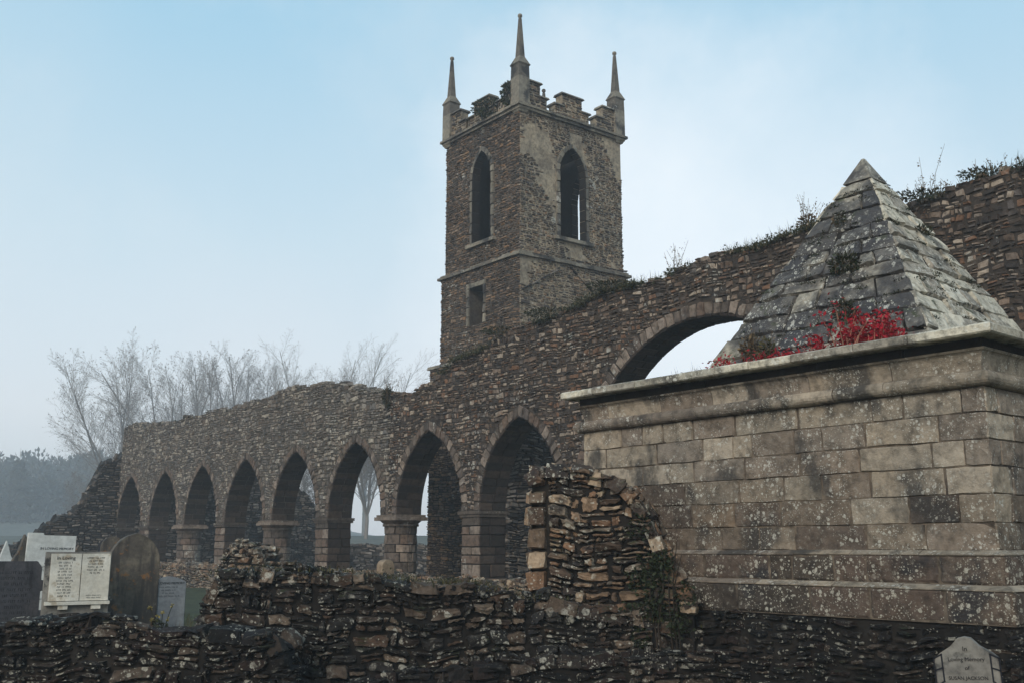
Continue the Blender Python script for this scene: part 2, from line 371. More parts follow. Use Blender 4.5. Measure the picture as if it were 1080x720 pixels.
M['weed'] = leaf_mat('dark_weed_leaves', [(30, 36, 22), (44, 50, 30), (52, 48, 32), (36, 42, 26)])
M['dry'] = leaf_mat('dry_stalks', [(92, 76, 56), (66, 56, 44), (112, 94, 68)])
M['ivy'] = leaf_mat('ivy_leaves', [(24, 31, 18), (36, 44, 25), (46, 52, 30), (28, 33, 21)], rough=.55)
M['red'] = leaf_mat('crimson_leaves', [(122, 14, 28), (150, 18, 34), (92, 14, 24), (160, 36, 46), (104, 36, 32)])
M['redstem'] = leaf_mat('red_stems', [(150, 52, 50), (120, 84, 66), (170, 120, 100)])
M['yellow'] = leaf_mat('yellow_moss', [(140, 124, 66), (112, 102, 56), (158, 144, 92)])
M['dark_stem'] = leaf_mat('dark_stems', [(40, 35, 30), (54, 46, 38)])
M['bark'] = leaf_mat('mist_paled_bark', [(104, 98, 92), (120, 113, 106)])  # bark paled: part of the mist's fading is put into the colour
M['deadleaf'] = leaf_mat('withered_leaves', [(84, 72, 52), (70, 62, 48)])
M['conifer'] = leaf_mat('far_wood_leaves', [(48, 52, 44), (58, 60, 50), (40, 45, 40), (70, 66, 56)])
def head_mat(n, pal, **k):
    d = dict(island=False, mottle=.3, mott_scale=16, bump=.25, bump_scale=60); d.update(k)
    return stone_mat(n, pal, **d)
M['white_marble'] = head_mat('white_marble', [(214, 214, 208), (196, 196, 190), (222, 222, 218)], stain=.12, stain_scale=3, stain_col=(.3, .3, .28), mottle=.12)
M['cream_marble'] = head_mat('cream_marble', [(212, 207, 195), (198, 192, 178), (220, 216, 205)], stain=.15, stain_scale=4, stain_col=(.34, .28, .2), mottle=.14)
M['brown_grave'] = head_mat('brown_lichened_sandstone', [(104, 95, 84), (86, 79, 71), (122, 112, 98)], stain=.55, stain_scale=2, stain_vec=(3, 3, .4), stain_col=(.04, .036, .033), orange=.42, lichen=.35)
M['dark_grave'] = head_mat('dark_slate_grave', [(74, 74, 78), (62, 62, 66), (84, 82, 84)], stain=.3, stain_scale=2, stain_vec=(2, 2, .4), lichen=.2)
M['grey_grave'] = head_mat('grey_granite_grave', [(126, 130, 133), (112, 116, 120), (136, 140, 142)], mottle=.2)
M['limestone'] = head_mat('grey_limestone_grave', [(132, 128, 120), (114, 110, 104), (142, 138, 130)], stain=.25, stain_scale=3, lichen=.25)
M['letters'] = leaf_mat('black_lettering', [(26, 27, 32), (30, 31, 36)])
M['orange_pebble'] = head_mat('tan_sandstone', [(146, 126, 104), (130, 112, 93), (156, 138, 116)])

# ------------------------------------------------------------------ ground, hill, distance
A_D, A_R = heading(38.28)                     # abbey axes: A_D along the arcade away to the left, A_R inward (away from us)
A_O = np.array([0.308, 28.0, 0.0])
rg = rng_(5)
def ground():
    xs = np.concatenate([np.linspace(-420, -40, 39), np.linspace(-38, 40, 80), np.linspace(50, 300, 26)])
    ys = np.concatenate([np.linspace(-40, 70, 110), np.linspace(72, 420, 60)])
    X, Y = np.meshgrid(xs, ys); w = wob(3, 9); w2 = wob(4, 6)
    Z = GZ + .06*w(X)*w2(Y)
    # valley side rising behind the churchyard
    dist = np.clip((Y-75)/60, 0, 1); Z = Z + dist*dist*(3-2*dist)*3.2
    hx = np.clip((Y-(200+.15*(X+60)))/160, 0, 1); hx = hx*hx*(3-2*hx)
    left = 1/(1+np.exp((X+78)/18)); Z = Z + hx*(left*16+1.0) + hx*1.2*w(X*.12)
    n, m = X.shape; i = np.arange(n-1)[:, None]*m+np.arange(m-1)[None]; i = i.ravel()
    mb = MB(); mb.add(np.stack([X, Y, Z], -1).reshape(-1, 3), [np.stack([i, i+1, i+m+1, i+m], 1)])
    o = mb.build('ground', M['grass'], None, True); structure(o)
    o.data.materials.append(M['hill'])
    yc = np.repeat(ys[:-1], m-1); o.data.polygons.foreach_set('material_index', (yc > 80).astype(np.int32)); return o
GROUND = ground()

# ------------------------------------------------------------------ plants
def blades(mb, base, n, h, spread, width=.012, lean=.5, seed=0, mi=0, seg=3):
    """n curved grass blades from points near base (k,3)"""
    r = rng_(seed); base = np.asarray(base, float).reshape(-1, 3)
    b = base[r.integers(0, len(base), n)] + np.stack([r.normal(0, spread, n), r.normal(0, spread, n), np.zeros(n)], 1)
    th = r.uniform(0, 2*np.pi, n); L = h*r.uniform(.45, 1.15, n); ln = lean*r.uniform(.1, 1, n)
    d = np.stack([np.cos(th), np.sin(th), np.zeros(n)], 1); side = np.stack([-np.sin(th), np.cos(th), np.zeros(n)], 1)
    V = []
    for k in range(seg+1):
        s = k/seg; c = b + d*(ln*L*s*s)[:, None] + UP*(L*s*(1-.25*ln*s))[:, None]; wd = width*(1-s*.9)
        V += [c-side*wd, c+side*wd]
    V = np.stack(V, 1); q = 2*(seg+1)
    f = np.array([(2*k, 2*k+1, 2*k+3, 2*k+2) for k in range(seg)])
    mb.add(V.reshape(-1, 3), [(f[None]+(np.arange(n)*q)[:, None, None]).reshape(-1, 4)], mi)
def leaves(mb, pts, size, seed=0, mi=0, flat=0.0):
    """one small folded leaf per point"""
    r = rng_(seed); pts = np.asarray(pts, float).reshape(-1, 3); n = len(pts)
    a = r.normal(0, 1, (n, 3)); a[:, 2] *= (1-flat); a /= np.linalg.norm(a, axis=1)[:, None]
    b = np.cross(a, r.normal(0, 1, (n, 3))); b /= np.linalg.norm(b, axis=1)[:, None]; c = np.cross(a, b)
    s = (size*r.uniform(.55, 1.3, n))[:, None]
    V = np.stack([pts-a*s, pts+b*s*.55+c*s*.15, pts+a*s*1.1, pts-b*s*.55+c*s*.15], 1)
    mb.add(V.reshape(-1, 3), [np.arange(n*4).reshape(-1, 4)], mi)
def blob_pts(c, rad, n, seed, shell=.5):
    r = rng_(seed); d = r.normal(0, 1, (n, 3)); d /= np.linalg.norm(d, axis=1)[:, None]
    return np.asarray(c) + d*np.asarray(rad)*(r.uniform(shell**3, 1, n)**(1/3))[:, None]
def tube(mb, pts, rad, k=5, mi=0):
    pts = np.asarray(pts, float); n = len(pts); rad = np.broadcast_to(np.asarray(rad, float), n)
    t = np.gradient(pts, axis=0); t /= np.linalg.norm(t, axis=1)[:, None]+1e-9
    ref = np.where(np.abs(t[:, 2:3]) > .9, np.array([[1., 0, 0]]), np.array([[0, 0, 1.]]))
    a = np.cross(t, ref); a /= np.linalg.norm(a, axis=1)[:, None]; b = np.cross(t, a)
    th = np.arange(k)*2*np.pi/k
    V = pts[:, None]+rad[:, None, None]*(a[:, None]*np.cos(th)[None, :, None]+b[:, None]*np.sin(th)[None, :, None])
    i = np.arange(n-1)[:, None]*k; j = np.arange(k)[None]; jj = (j+1) % k
    mb.add(V.reshape(-1, 3), [np.stack([i+j, i+jj, i+k+jj, i+k+j], -1).reshape(-1, 4)], mi)

# ------------------------------------------------------------------ the abbey: tall wall and arcade
PM = Plane(A_O, A_D, -A_R)                    # u = distance along the arcade, w = towards us
THICK = .92
SPRING, RISE, HALF = 1.05, 2.5, 1.75
ARCH = [0.2, 4.6, 9.03, 13.45, 17.85, 22.3, 26.8, 31.55]
BIG = (-6.3, 3.9, 1.25)
TOP = np.array([(-24, 6.5), (-13.88, 6.52), (-12.48, 6.55), (-9.35, 6.52), (-7.6, 6.48), (-5.92, 6.39), (-4.04, 6.36), (-1.91, 6.15), (0.5, 5.98), (2.29, 5.66), (3.3, 5.54), (3.75, 5.2), (4.5, 5.07), (5.56, 4.9), (6.86, 4.9),
       (7.58, 5.0), (8.6, 5.3), (9.82, 5.6), (12.3, 5.94), (14.62, 6.0), (17.15, 5.84), (19.96, 5.83), (23.08, 5.9), (26.55, 5.89), (29, 6.0), (30.2, 6.0), (30.6, 6.2), (32.68, 6.3), (33.3, 6.18)])
_w = wob(11, 1.4)
def topz(u): return np.interp(u, TOP[:, 0], TOP[:, 1]) + .06*_w(u)

def voussoirs(name, parent, inn, out, seed, mats, m=1, depth=THICK):
    mb = MB()
    stones(mb, ring_cells(inn, out, m), PM, seed, n=5, bev=.02, depth=.06, proud=(.005, .035), jit=.26, rnd=.18, gap=.006, rough=.007)
    f, L = soffit_map(PM, inn, 0)
    P = np.array(inn); Ls = np.concatenate([[0], np.cumsum(np.linalg.norm(np.diff(P, axis=0), axis=1))])
    c = []
    r = rng_(seed)
    for i in range(0, len(inn)-1, m):
        cut = r.uniform(.35, .75)*depth
        for a, b in ((-.03, cut), (cut, depth)): c.append((Ls[i], Ls[min(i+m, len(inn)-1)], a, b))
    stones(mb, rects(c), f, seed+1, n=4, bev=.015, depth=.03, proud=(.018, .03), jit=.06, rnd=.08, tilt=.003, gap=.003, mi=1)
    return mb.build(name, mats, parent)

def square_pier(parent, u0, u1, seed, zt=SPRING, mat='brownstone', cap=True):
    mb = MB(); z0 = GZ
    box(mb, PM(np.array(u0+.02), np.array(z0), np.array(-.02)), A_D*(u1-u0-.04), A_R*(THICK-.04), UP*(zt-z0), 1)
    r = rng_(seed); z = z0; C = []; Cs = []
    zs = [z0]
    while zs[-1] < zt-.01: zs.append(min(zt, zs[-1]+r.uniform(.22, .36)))
    if zs[-1]-zs[-2] < .15: zs.pop(-2)
    for k, (a, b) in enumerate(zip(zs[:-1], zs[1:])):
        if u1-u0 > .6 and k % 2: q = u0+(u1-u0)*r.uniform(.4, .6); C += [(u0, q, a, b), (q, u1, a, b)]
        else: C.append((u0, u1, a, b))
        q = THICK*r.uniform(.35, .65); Cs += [(0, q, a, b), (q, THICK, a, b)]
    stones(mb, rects(C), PM, seed, n=5, bev=.02, depth=.03, proud=(0, .015), jit=.03, rnd=.04, gap=.006, rough=.003)
    side = Plane(PM(np.array(u0), np.array(0.), np.array(0.)), A_R, -A_D)
    stones(mb, rects(Cs), side, seed+1, n=4, bev=.02, depth=.03, proud=(0, .012), jit=.03, rnd=.04, gap=.005, mi=2)  # this reveal takes the darker stone, its shade painted in
    side2 = Plane(PM(np.array(u1), np.array(0.), np.array(0.)), A_R, A_D)
    stones(mb, rects(Cs), side2, seed+2, n=4, bev=.02, depth=.03, proud=(0, .012), jit=.03, rnd=.04, gap=.006)
    p = mb.build('pier', [M[mat], M['joint'], M['soffit']], parent)
    if cap: capital(p, u0, u1, seed)
    return p
def capital(p, u0, u1, seed, flare=.1):
    c = MB(); o = PM(np.array(u0), np.array(SPRING-.02), np.array(0.))
    for dz, h, e in ((-.15, .07, flare*.45), (-.075, .095, flare*.8)):
        box(c, o - A_D*e - A_R*e + UP*dz, A_D*(u1-u0+2*e), A_R*(THICK+2*e), UP*h)
    return c.build('capital', M['brownstone'], p)
def round_pier(parent, uc, seed, rad=.52):
    ctr = PM(np.array(uc), np.array(0.), np.array(-THICK/2))
    def cyl(s, z, w):
        a = s/rad; q = rad+w
        return ctr + (q*np.cos(a))[..., None]*A_D + (q*np.sin(a))[..., None]*(-A_R) + z[..., None]*UP
    mb = MB(); r = rng_(seed); z = GZ; C = []; circ = 2*np.pi*rad
    while z < SPRING-.3:
        h = min(r.uniform(.24, .34), SPRING-.24-z); o = r.uniform(0, 1)
        for k in range(7): C.append((circ*(k+o)/7, circ*(k+1+o)/7, z, z+h))
        z += h
    stones(mb, rects(C), cyl, seed, n=5, bev=.015, depth=.03, proud=(0, .012), jit=.03, rnd=.03, gap=.005)
    tube(mb, [ctr+UP*GZ, ctr+UP*SPRING], rad-.02, 20, 1)
    p = mb.build('pier', [M['brownstone'], M['joint']], parent)
    c = MB()
    for zz, h, r0, r1 in ((SPRING-.36, .07, rad+.06, rad+.06), (SPRING-.29, .12, rad+.02, rad+.16)):
        tube(c, [ctr+UP*zz, ctr+UP*(zz+h*.5), ctr+UP*(zz+h)], [r0, (r0+r1)/2, r1], 20)
    e = .14; hw = (ARCH[2]-HALF-ARCH[1]-HALF)/2+.1
    o = ctr - A_D*(hw+e*.6) - A_R*(THICK/2+e)
    box(c, o+UP*(SPRING-.18), A_D*2*(hw+e*.6), A_R*(THICK+2*e), UP*.11, top=(1.0, 1.0))
    box(c, o+UP*(SPRING-.07)+A_D*.05+A_R*.05, A_D*2*(hw+e*.6-.05), A_R*(THICK+2*e-.1), UP*.07)
    c.build('capital', M['brownstone'], p)
    return p

def wall_masonry(name, parent, u0, u1, arches, big, outline, ch, ln, mats, seed, wav=.05, **kw):
    holes = [in_arch(c, HALF, SPRING, RISE, .3) for c in arches] + ([in_round(BIG[0], BIG[1], BIG[2], .33)] if big else [])
    def inside(u, z):
        k = (z < topz(u)) & (u > u0) & (u < u1)
        for h in holes: k &= ~h(u, z)
        if big: k &= (z > SPRING) | (u < BIG[0]-BIG[1])
        else: k &= z > SPRING
        return k
    mb = MB()
    slab(mb, outline, PM, -.012, -THICK, 1)
    pm = Plane(A_O, A_D, -A_R, wav*.5, 1.1, seed)
    d = dict(n=4, bev=.025, depth=.04, proud=(-.008, .028), jit=.35, rnd=.45, tilt=.008, gap=.005, rough=.005); d.update(kw)
    c = courses(u0, u1, GZ if big else SPRING, 6.9, ch, ln, inside, seed, split=.22, skip=.006)
    stones(mb, rects(c), pm, seed, **d)
    # loose capping stones along the broken top, over the wall's thickness
    r = rng_(seed+9); us = np.arange(u0+.1, u1-.1, .2)
    for back in (.15, .5, .85):
        cc = []
        for u in us+r.uniform(-.08, .08, len(us)):
            if r.random() < .3: continue
            l = r.uniform(.15, .4); h = r.uniform(.06, .17); z = float(topz(np.array(u)))-.05; cc.append((u, u+l, z, z+h))
        stones(mb, rects(cc), Plane(A_O+A_R*back, A_D, -A_R), seed+int(back*10), n=5, bev=.03, depth=.2, proud=(-.05, .06), jit=.4, rnd=.4, gap=.0, rough=.01)
    return mb.build(name, mats, parent, False)

def spandrel_outline(u0, u1, arches, big):
    """from the right end along the springing, then back along the top"""
    L = []
    if big:
        L += [(u0, GZ), (BIG[0]-BIG[1], GZ)] + round_pts(BIG[0], BIG[1], BIG[2]) + [(BIG[0]+BIG[1], SPRING)]
    else: L += [(u0, SPRING)]
    for c in arches: L += arc_pts(c, HALF, SPRING, RISE)
    L += [(u1, SPRING)]
    us = np.arange(u1, u0-.01, -.25)
    L += [(u, float(topz(np.array(u)))-.07) for u in us]
    return L
SPLIT = 6.85
p0 = PM(np.array(-2.), np.array(GZ), np.array(-.5))
tall = thing('church_wall', p0, 'tall brown slate wall with one great round arch and two pointed arches before the tower', 'ruined wall')
wall_masonry('masonry', tall, -20.0, SPLIT, ARCH[:2], True, spandrel_outline(-20.0, SPLIT, ARCH[:2], True), (.06, .2), (.08, .29), [M['tall'], M['mortar_brown']], 21, jit=.45, rnd=.4, gap=.004)
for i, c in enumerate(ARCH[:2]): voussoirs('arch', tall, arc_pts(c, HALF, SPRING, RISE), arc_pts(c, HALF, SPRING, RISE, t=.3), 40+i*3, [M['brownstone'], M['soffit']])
voussoirs('great_arch', tall, round_pts(BIG[0], BIG[1], BIG[2], 54), round_pts(BIG[0], BIG[1], BIG[2], 54, t=.33), 60, [M['brownstone'], M['soffit']])
square_pier(tall, BIG[0]+BIG[1], ARCH[0]-HALF, 70, cap=False); square_pier(tall, ARCH[0]+HALF, ARCH[1]-HALF, 73)

p0 = PM(np.array(20.), np.array(GZ), np.array(-.5))
arc = thing('arcade_wall', p0, 'long grey rubble nave wall carried on six pointed arches with low stone piers', 'arcade')
wall_masonry('masonry', arc, SPLIT, 33.3, ARCH[2:], False, spandrel_outline(SPLIT, 33.3, ARCH[2:], False), (.08, .23), (.1, .34), [M['arcade'], M['joint_grey']], 22, jit=.5, rnd=.5, gap=.003)
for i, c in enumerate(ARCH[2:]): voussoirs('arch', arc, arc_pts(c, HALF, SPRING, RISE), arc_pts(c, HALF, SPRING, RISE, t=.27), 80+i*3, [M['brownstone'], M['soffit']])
for i in range(1, 8):
    u0 = ARCH[i]+HALF; u1 = ARCH[i+1]-HALF if i < 7 else 33.28
    if i in (1, 3, 5): round_pier(arc, (u0+u1)/2, 100+i*4)
    else: square_pier(arc, u0, u1, 100+i*4)

# nave west gable, seen beyond the arcade's far end and through its arches
E0 = PM(np.array(33.3), np.array(0.), np.array(0.))
PROF = np.array([(-6.2, GZ), (-5.4, -.6), (-4.6, .1), (-3.98, .6), (-3.7, 1.15), (-2.93, 1.3), (-2.5, 1.55), (-1.88, 2.35), (-1.24, 3.13), (-.94, 4.0), (-.3, 4.75), (0.2, 5.0), (5, 5.55), (8.2, 5.0), (10.17, 3.8), (10.8, 3.05), (11.3, 2.3), (12.2, 1.0), (12.9, -.2), (13.5, GZ)])
PWG = Plane(E0+A_D*.02, A_R, -A_D)
def gable():
    w = wob(31, .7); tz = lambda u: np.interp(u, PROF[:, 0], PROF[:, 1])+.2*w(u)
    mb = MB(); us = np.arange(-6.1, 13.45, .15)
    slab(mb, [(13.5, GZ-.1), (13.4, GZ)]+[(u, float(tz(np.array(u)))-.06) for u in us[::-1]]+[(-6.2, GZ-.1)], PWG, -.03, -1.0, 1)
    c = courses(-6.1, 13.4, GZ, 6, (.09, .2), (.18, .6), lambda u, z: z < tz(u), 33, split=.2)
    stones(mb, rects(c), Plane(E0+A_D*.02, A_R, -A_D, .05, 1.5, 34), 35, n=4, bev=.03, depth=.06, proud=(-.02, .07), jit=.35, rnd=.4, tilt=.015, gap=.006)
    tp, Lt = soffit_map(PWG, [(u, float(tz(np.array(u)))-.1) for u in np.arange(13.3, -6.1, -.12)], 0); r = rng_(36); cc = []; u = 0
    while u < Lt:
        l = r.uniform(.15, .5)
        for v in (0, .35, .7):
            if r.random() < .8: cc.append((u, u+l, v, v+.33))
        u += l
    stones(mb, rects(cc), tp, 37, n=5, bev=.03, depth=.12, proud=(-.02, .16), jit=.45, rnd=.3, tilt=.05, rough=.015, gap=.004)
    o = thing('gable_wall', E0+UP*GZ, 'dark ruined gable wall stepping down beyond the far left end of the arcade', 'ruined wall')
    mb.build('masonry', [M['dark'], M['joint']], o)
gable()

# ------------------------------------------------------------------ rubble walls built the same way
def rubble_wall(name, label, cat, O, U, N, top, thick, ch, ln, mats, seed, z0=GZ-.1, n=5, wav=.05, fronts=True, kinds=None, step_=.04, ends=True, **kw):
    """free-standing rubble wall: top = list of (u, z); stones on the face, the top and both ends"""
    T = np.array(top); w = wob(seed, .9); tz = lambda u: np.interp(u, T[:, 0], T[:, 1])+.03*w(u)
    u0, u1 = T[0, 0], T[-1, 0]; mb = MB(); pm = Plane(O, U, N)
    us = np.arange(u0, u1, .12).tolist()+[u1]
    flip = np.cross(U, UP) @ N < 0
    out = [(u0+.03, z0)]+[(min(max(u, u0+.03), u1-.03), float(tz(np.array(u)))-.08) for u in us]+[(u1-.03, z0)]
    slab(mb, out[::-1] if not flip else out, pm, -.03, -thick, 1)
    d = dict(n=n, bev=.02, depth=.08, proud=(-.02, .05), jit=.5, rnd=.28, tilt=.014, bulge=.012, rough=.007, gap=.004); d.update(kw)
    c = courses(u0, u1, z0, T[:, 1].max()+.1, ch, ln, lambda u, z: z < tz(u), seed, split=.25, step=step_)
    stones(mb, rects(c), Plane(O, U, N, wav, 1.3, seed), seed, **d)
    # top stones
    r = rng_(seed+5)
    up_ = np.arange(u1, u0-.001, -.1); tp, Lt = soffit_map(pm, [(u, float(tz(np.array(u)))-.05) for u in up_], 0)
    cc = []; u = 0
    while u < Lt-.05:
        l = r.uniform(*ln); v = 0
        while v < thick:
            q = r.uniform(.18, .4); cc.append((u, min(u+l, Lt), v-.03, v+q)); v += q
        u += l
    stones(mb, rects(cc), tp, seed+6, n=5, bev=.03, depth=.1, proud=(-.02, .06), jit=.45, rnd=.3, tilt=.02, rough=.01, gap=.004)
    if ends:
        for uu, sgn in ((u0, -1), (u1, 1)):
            ce = courses(0, thick, z0, float(tz(np.array(uu)))+.0, ch, ln, lambda a, z: z < 99, seed+8+sgn, step=step_)
            ce = ce[ce[:, 3] < float(tz(np.array(uu)))+.06] if len(ce) else ce
            stones(mb, rects(ce), Plane(pm(np.array(uu), np.array(0.), np.array(0.)), -np.asarray(N), np.asarray(U)*sgn), seed+10+sgn, **d)
    o = thing(name, pm(np.array((u0+u1)/2), np.array(GZ), np.array(-thick/2)), label, cat)
    mb.build('masonry', mats, o, False)
    return o, tz, pm

# low wall that runs in front of the piers
rubble_wall('low_wall', 'low reddish rubble wall running along the feet of the arcade piers', 'wall', PM(np.array(0.), np.array(0.), np.array(.7)), A_D, -A_R,
            [(-1.5, -.78), (3, -.82), (5, -.68), (12, -.66), (20, -.62), (27, -.6), (31, -.62)], .5, (.1, .2), (.16, .4), [M['pierstone'], M['joint']], 151, n=4, wav=.03)
# lump of wall standing beyond the near low wall
rubble_wall('wall_stub', 'small jagged lump of rubble wall standing alone in front of the fourth arch', 'ruined wall', np.array([-4.85, 20.6, 0]), np.array([-.94, .34, 0]), np.array([-.34, -.94, 0]),
            [(0, -.25), (.12, .02), (.3, .08), (.5, .2), (.66, .17), (.8, .05), (.95, -.12), (1.05, -.4)], .7, (.09, .17), (.13, .3), [M['pierstone'], M['joint']], 161, wav=.03)
# churchyard wall far beyond, seen through the open arches
rubble_wall('churchyard_wall', 'low dark churchyard wall far beyond, seen through the open middle arches', 'wall', np.array([6, 64, 0.]), np.array([-1., 0.06, 0]), np.array([-.06, -1., 0]),
            [(-30, .1), (-8, .1), (4, .15), (16, .25), (40, .2)], .6, (.14, .26), (.25, .6), [M['dark'], M['joint']], 171, n=4, wav=.05, step_=.08)
# remains of the far transept seen under the great arch
rubble_wall('transept_wall', 'broken wall top seen through the great round arch beside the pyramid', 'ruined wall', np.array([4.2, 38.5, 0.]), A_R, -A_D,
            [(-.3, 3.0), (.6, 5.7), (1.0, 6.3), (2.6, 6.45), (3.4, 6.75), (5.5, 7.0), (7, 6.6)], .9, (.1, .2), (.18, .5), [M['tall'], M['joint']], 181, n=4)

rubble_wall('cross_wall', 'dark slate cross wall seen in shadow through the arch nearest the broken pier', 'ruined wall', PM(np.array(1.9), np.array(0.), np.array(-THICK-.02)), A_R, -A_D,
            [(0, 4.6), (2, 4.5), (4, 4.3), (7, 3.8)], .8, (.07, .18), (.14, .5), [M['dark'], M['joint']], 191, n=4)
# foreground: the near wall, its footing, the broken pier, the boundary wall
F_D, F_R = heading(40.0)
NO = np.array([0.219, 12.3, 0.]); N_D, N_R = heading(96.5)
near, near_tz, near_pm = rubble_wall('ruined_wall', 'thick dark ruined wall with mossy broken top running left from the broken pier', 'ruined wall', NO, N_D, -N_R,
            [(-2.2, -.95), (-1.9, -.88), (-1.56, -.83), (-.89, -.67), (-.33, -.56), (.13, -.51), (.66, -.42), (1.31, -.34), (1.74, -.28), (2.28, -.25), (2.8, -.25), (3.3, -.24), (3.54, -.26), (3.66, -.45), (3.74, -.7), (3.8, -1.1)], .95, (.05, .22), (.08, .4), [M['fieldstone'], M['joint']], 201, n=7, wav=.05)
rubble_wall('wall_footing', 'low projecting stone ledge along the foot of the dark ruined wall', 'ledge', NO-N_R*.3, N_D, -N_R,
            [(-2.3, -1.1), (-1, -1.15), (.5, -1.22), (1.4, -1.3), (2.0, -1.42), (2.5, -1.55)], .28, (.06, .2), (.12, .5), [M['blackstone'], M['joint']], 211, n=6, wav=.04)
PO = np.array([0.2304, 12.9, 0.])
B_D, B_R = heading(75.0)
def broken_pier():
    top = np.array([(-1.95, -.6), (-1.83, -.35), (-1.61, -.03), (-1.51, .2), (-1.4, .46), (-1.27, .66), (-1.16, .79), (-1.01, .88), (-.72, .96), (-.25, 1.0), (.07, .98)])
    w = wob(221, .5); tz = lambda u: np.interp(u, top[:, 0], top[:, 1])+.025*w(u)
    pm = Plane(PO, B_D, -B_R); mb = MB(); us = np.arange(-1.93, .04, .08)
    slab(mb, [(.04, GZ)]+[(u, float(tz(np.array(u)))-.09) for u in us[::-1]]+[(-1.93, GZ)], pm, -.05, -.75, 1)
    c = courses(-1.95, -.2, -.75, 1.1, (.06, .17), (.1, .4), lambda u, z: z < tz(u), 222, split=.25)
    stones(mb, rects(c), Plane(PO, B_D, -B_R, .035, .9, 223), 224, n=7, bev=.018, depth=.09, proud=(-.05, .055), jit=.42, rnd=.26, tilt=.02, bulge=.01, rough=.006, gap=.004)
    r = rng_(226); tp, Lt = soffit_map(pm, [(u, float(tz(np.array(u)))-.06) for u in np.arange(.04, -1.96, -.06)], 0); top_c = []; u = 0
    while u < Lt:
        l = r.uniform(.12, .34); v = 0
        while v < .75: q = r.uniform(.18, .36); top_c.append((u, u+l, v-.04, v+q)); v += q
        u += l
    stones(mb, rects(top_c), tp, 227, n=6, bev=.03, depth=.1, proud=(-.01, .08), jit=.4, rnd=.3, tilt=.025, rough=.01, gap=.004)
    o = thing('broken_pier', pm(np.array(-1.), np.array(GZ), np.array(-.4)), 'broken rubble pier with pale squared jamb stones standing against the mausoleum corner', 'ruined pier')
    mb.build('masonry', [M['pierstone'], M['joint']], o, False)
    # squared jamb stones up the open edge
    j = MB(); zs = [-.52, -.26, -.02, .26, .52, .70]; C = [(-.2, .05, a, b) for a, b in zip(zs[:-1], zs[1:])]
    stones(j, rects(C), pm, 228, n=6, bev=.025, depth=.1, proud=(.03, .05), jit=.06, rnd=.1, rough=.004, gap=.005)
    side = Plane(pm(np.array(.05), np.array(0.), np.array(0.)), B_R, B_D)
    stones(j, rects([(-.04, .4, a, b) for a, b in zip(zs[:-1], zs[1:])]+[(.4, .74, a, b) for a, b in zip(zs[:-1], zs[1:])]), side, 229, n=5, bev=.025, depth=.06, proud=(0, .02), jit=.05, rnd=.1, gap=.005)
    j.build('jamb', [M['pierstone'], M['joint']], o, False)
    k = MB(); stones(k, [[(-.22, .72), (.04, .72), (.12, .9), (-.15, 1.03)]], pm, 230, n=7, bev=.05, depth=.3, proud=(.05, .07), jit=.1, rnd=.25, bulge=.04, rough=.01, gap=0)
    k.build('capstone', [M['pierstone']], o, False)
broken_pier()
rubble_wall('boundary_wall', 'low black mossy boundary wall in front of the headstones at the bottom left', 'wall', np.array([-2.3, 10.95, 0]), np.array([-.995, .1, 0]), np.array([-.1, -.995, 0]),
            [(-.05, -1.3), (.1, -.95), (.3, -.83), (.9, -.78), (1.6, -.76), (3, -.74), (4.5, -.76), (6.5, -.75)], .55, (.05, .17), (.08, .42), [M['blackstone'], M['joint']], 241, n=6, wav=.05)

# ------------------------------------------------------------------ the tower
TO = np.array([0.273, 35.0, 0.]); WL, WR = 4.64, 5.08
TZ1, TZ2 = 10.13, 15.55
def window_frame(mb, pm, cu, half, z0, zs, rise, t, seed, wdt=.06, sill=True):
    inn = [(cu-half, z0)]; out = [(cu-half-t, z0)]
    nz_ = 6
    for k in range(1, nz_): inn.append((cu-half, z0+(zs-z0)*k/nz_)); out.append((cu-half-t, z0+(zs-z0)*k/nz_))
    inn += arc_pts(cu, half, zs, rise, 5); out += arc_pts(cu, half, zs, rise, 5, t)
    for k in range(nz_-1, -1, -1): inn.append((cu+half, z0+(zs-z0)*k/nz_)); out.append((cu+half+t, z0+(zs-z0)*k/nz_))
    stones(mb, ring_cells(inn, out), pm, seed, n=4, bev=.012, depth=.06, proud=(wdt*.6, wdt), jit=.02, rnd=.02, gap=.003)
    f, L = soffit_map(pm, inn, 0)
    P = np.array(inn); Ls = np.concatenate([[0], np.cumsum(np.linalg.norm(np.diff(P, axis=0), axis=1))])
    stones(mb, rects([(Ls[i], Ls[i+1], -.05, .31) for i in range(len(inn)-1)]), f, seed+1, n=4, bev=.01, depth=.02, proud=(.012, .016), jit=.01, rnd=.02, tilt=0, gap=.001, mi=1)

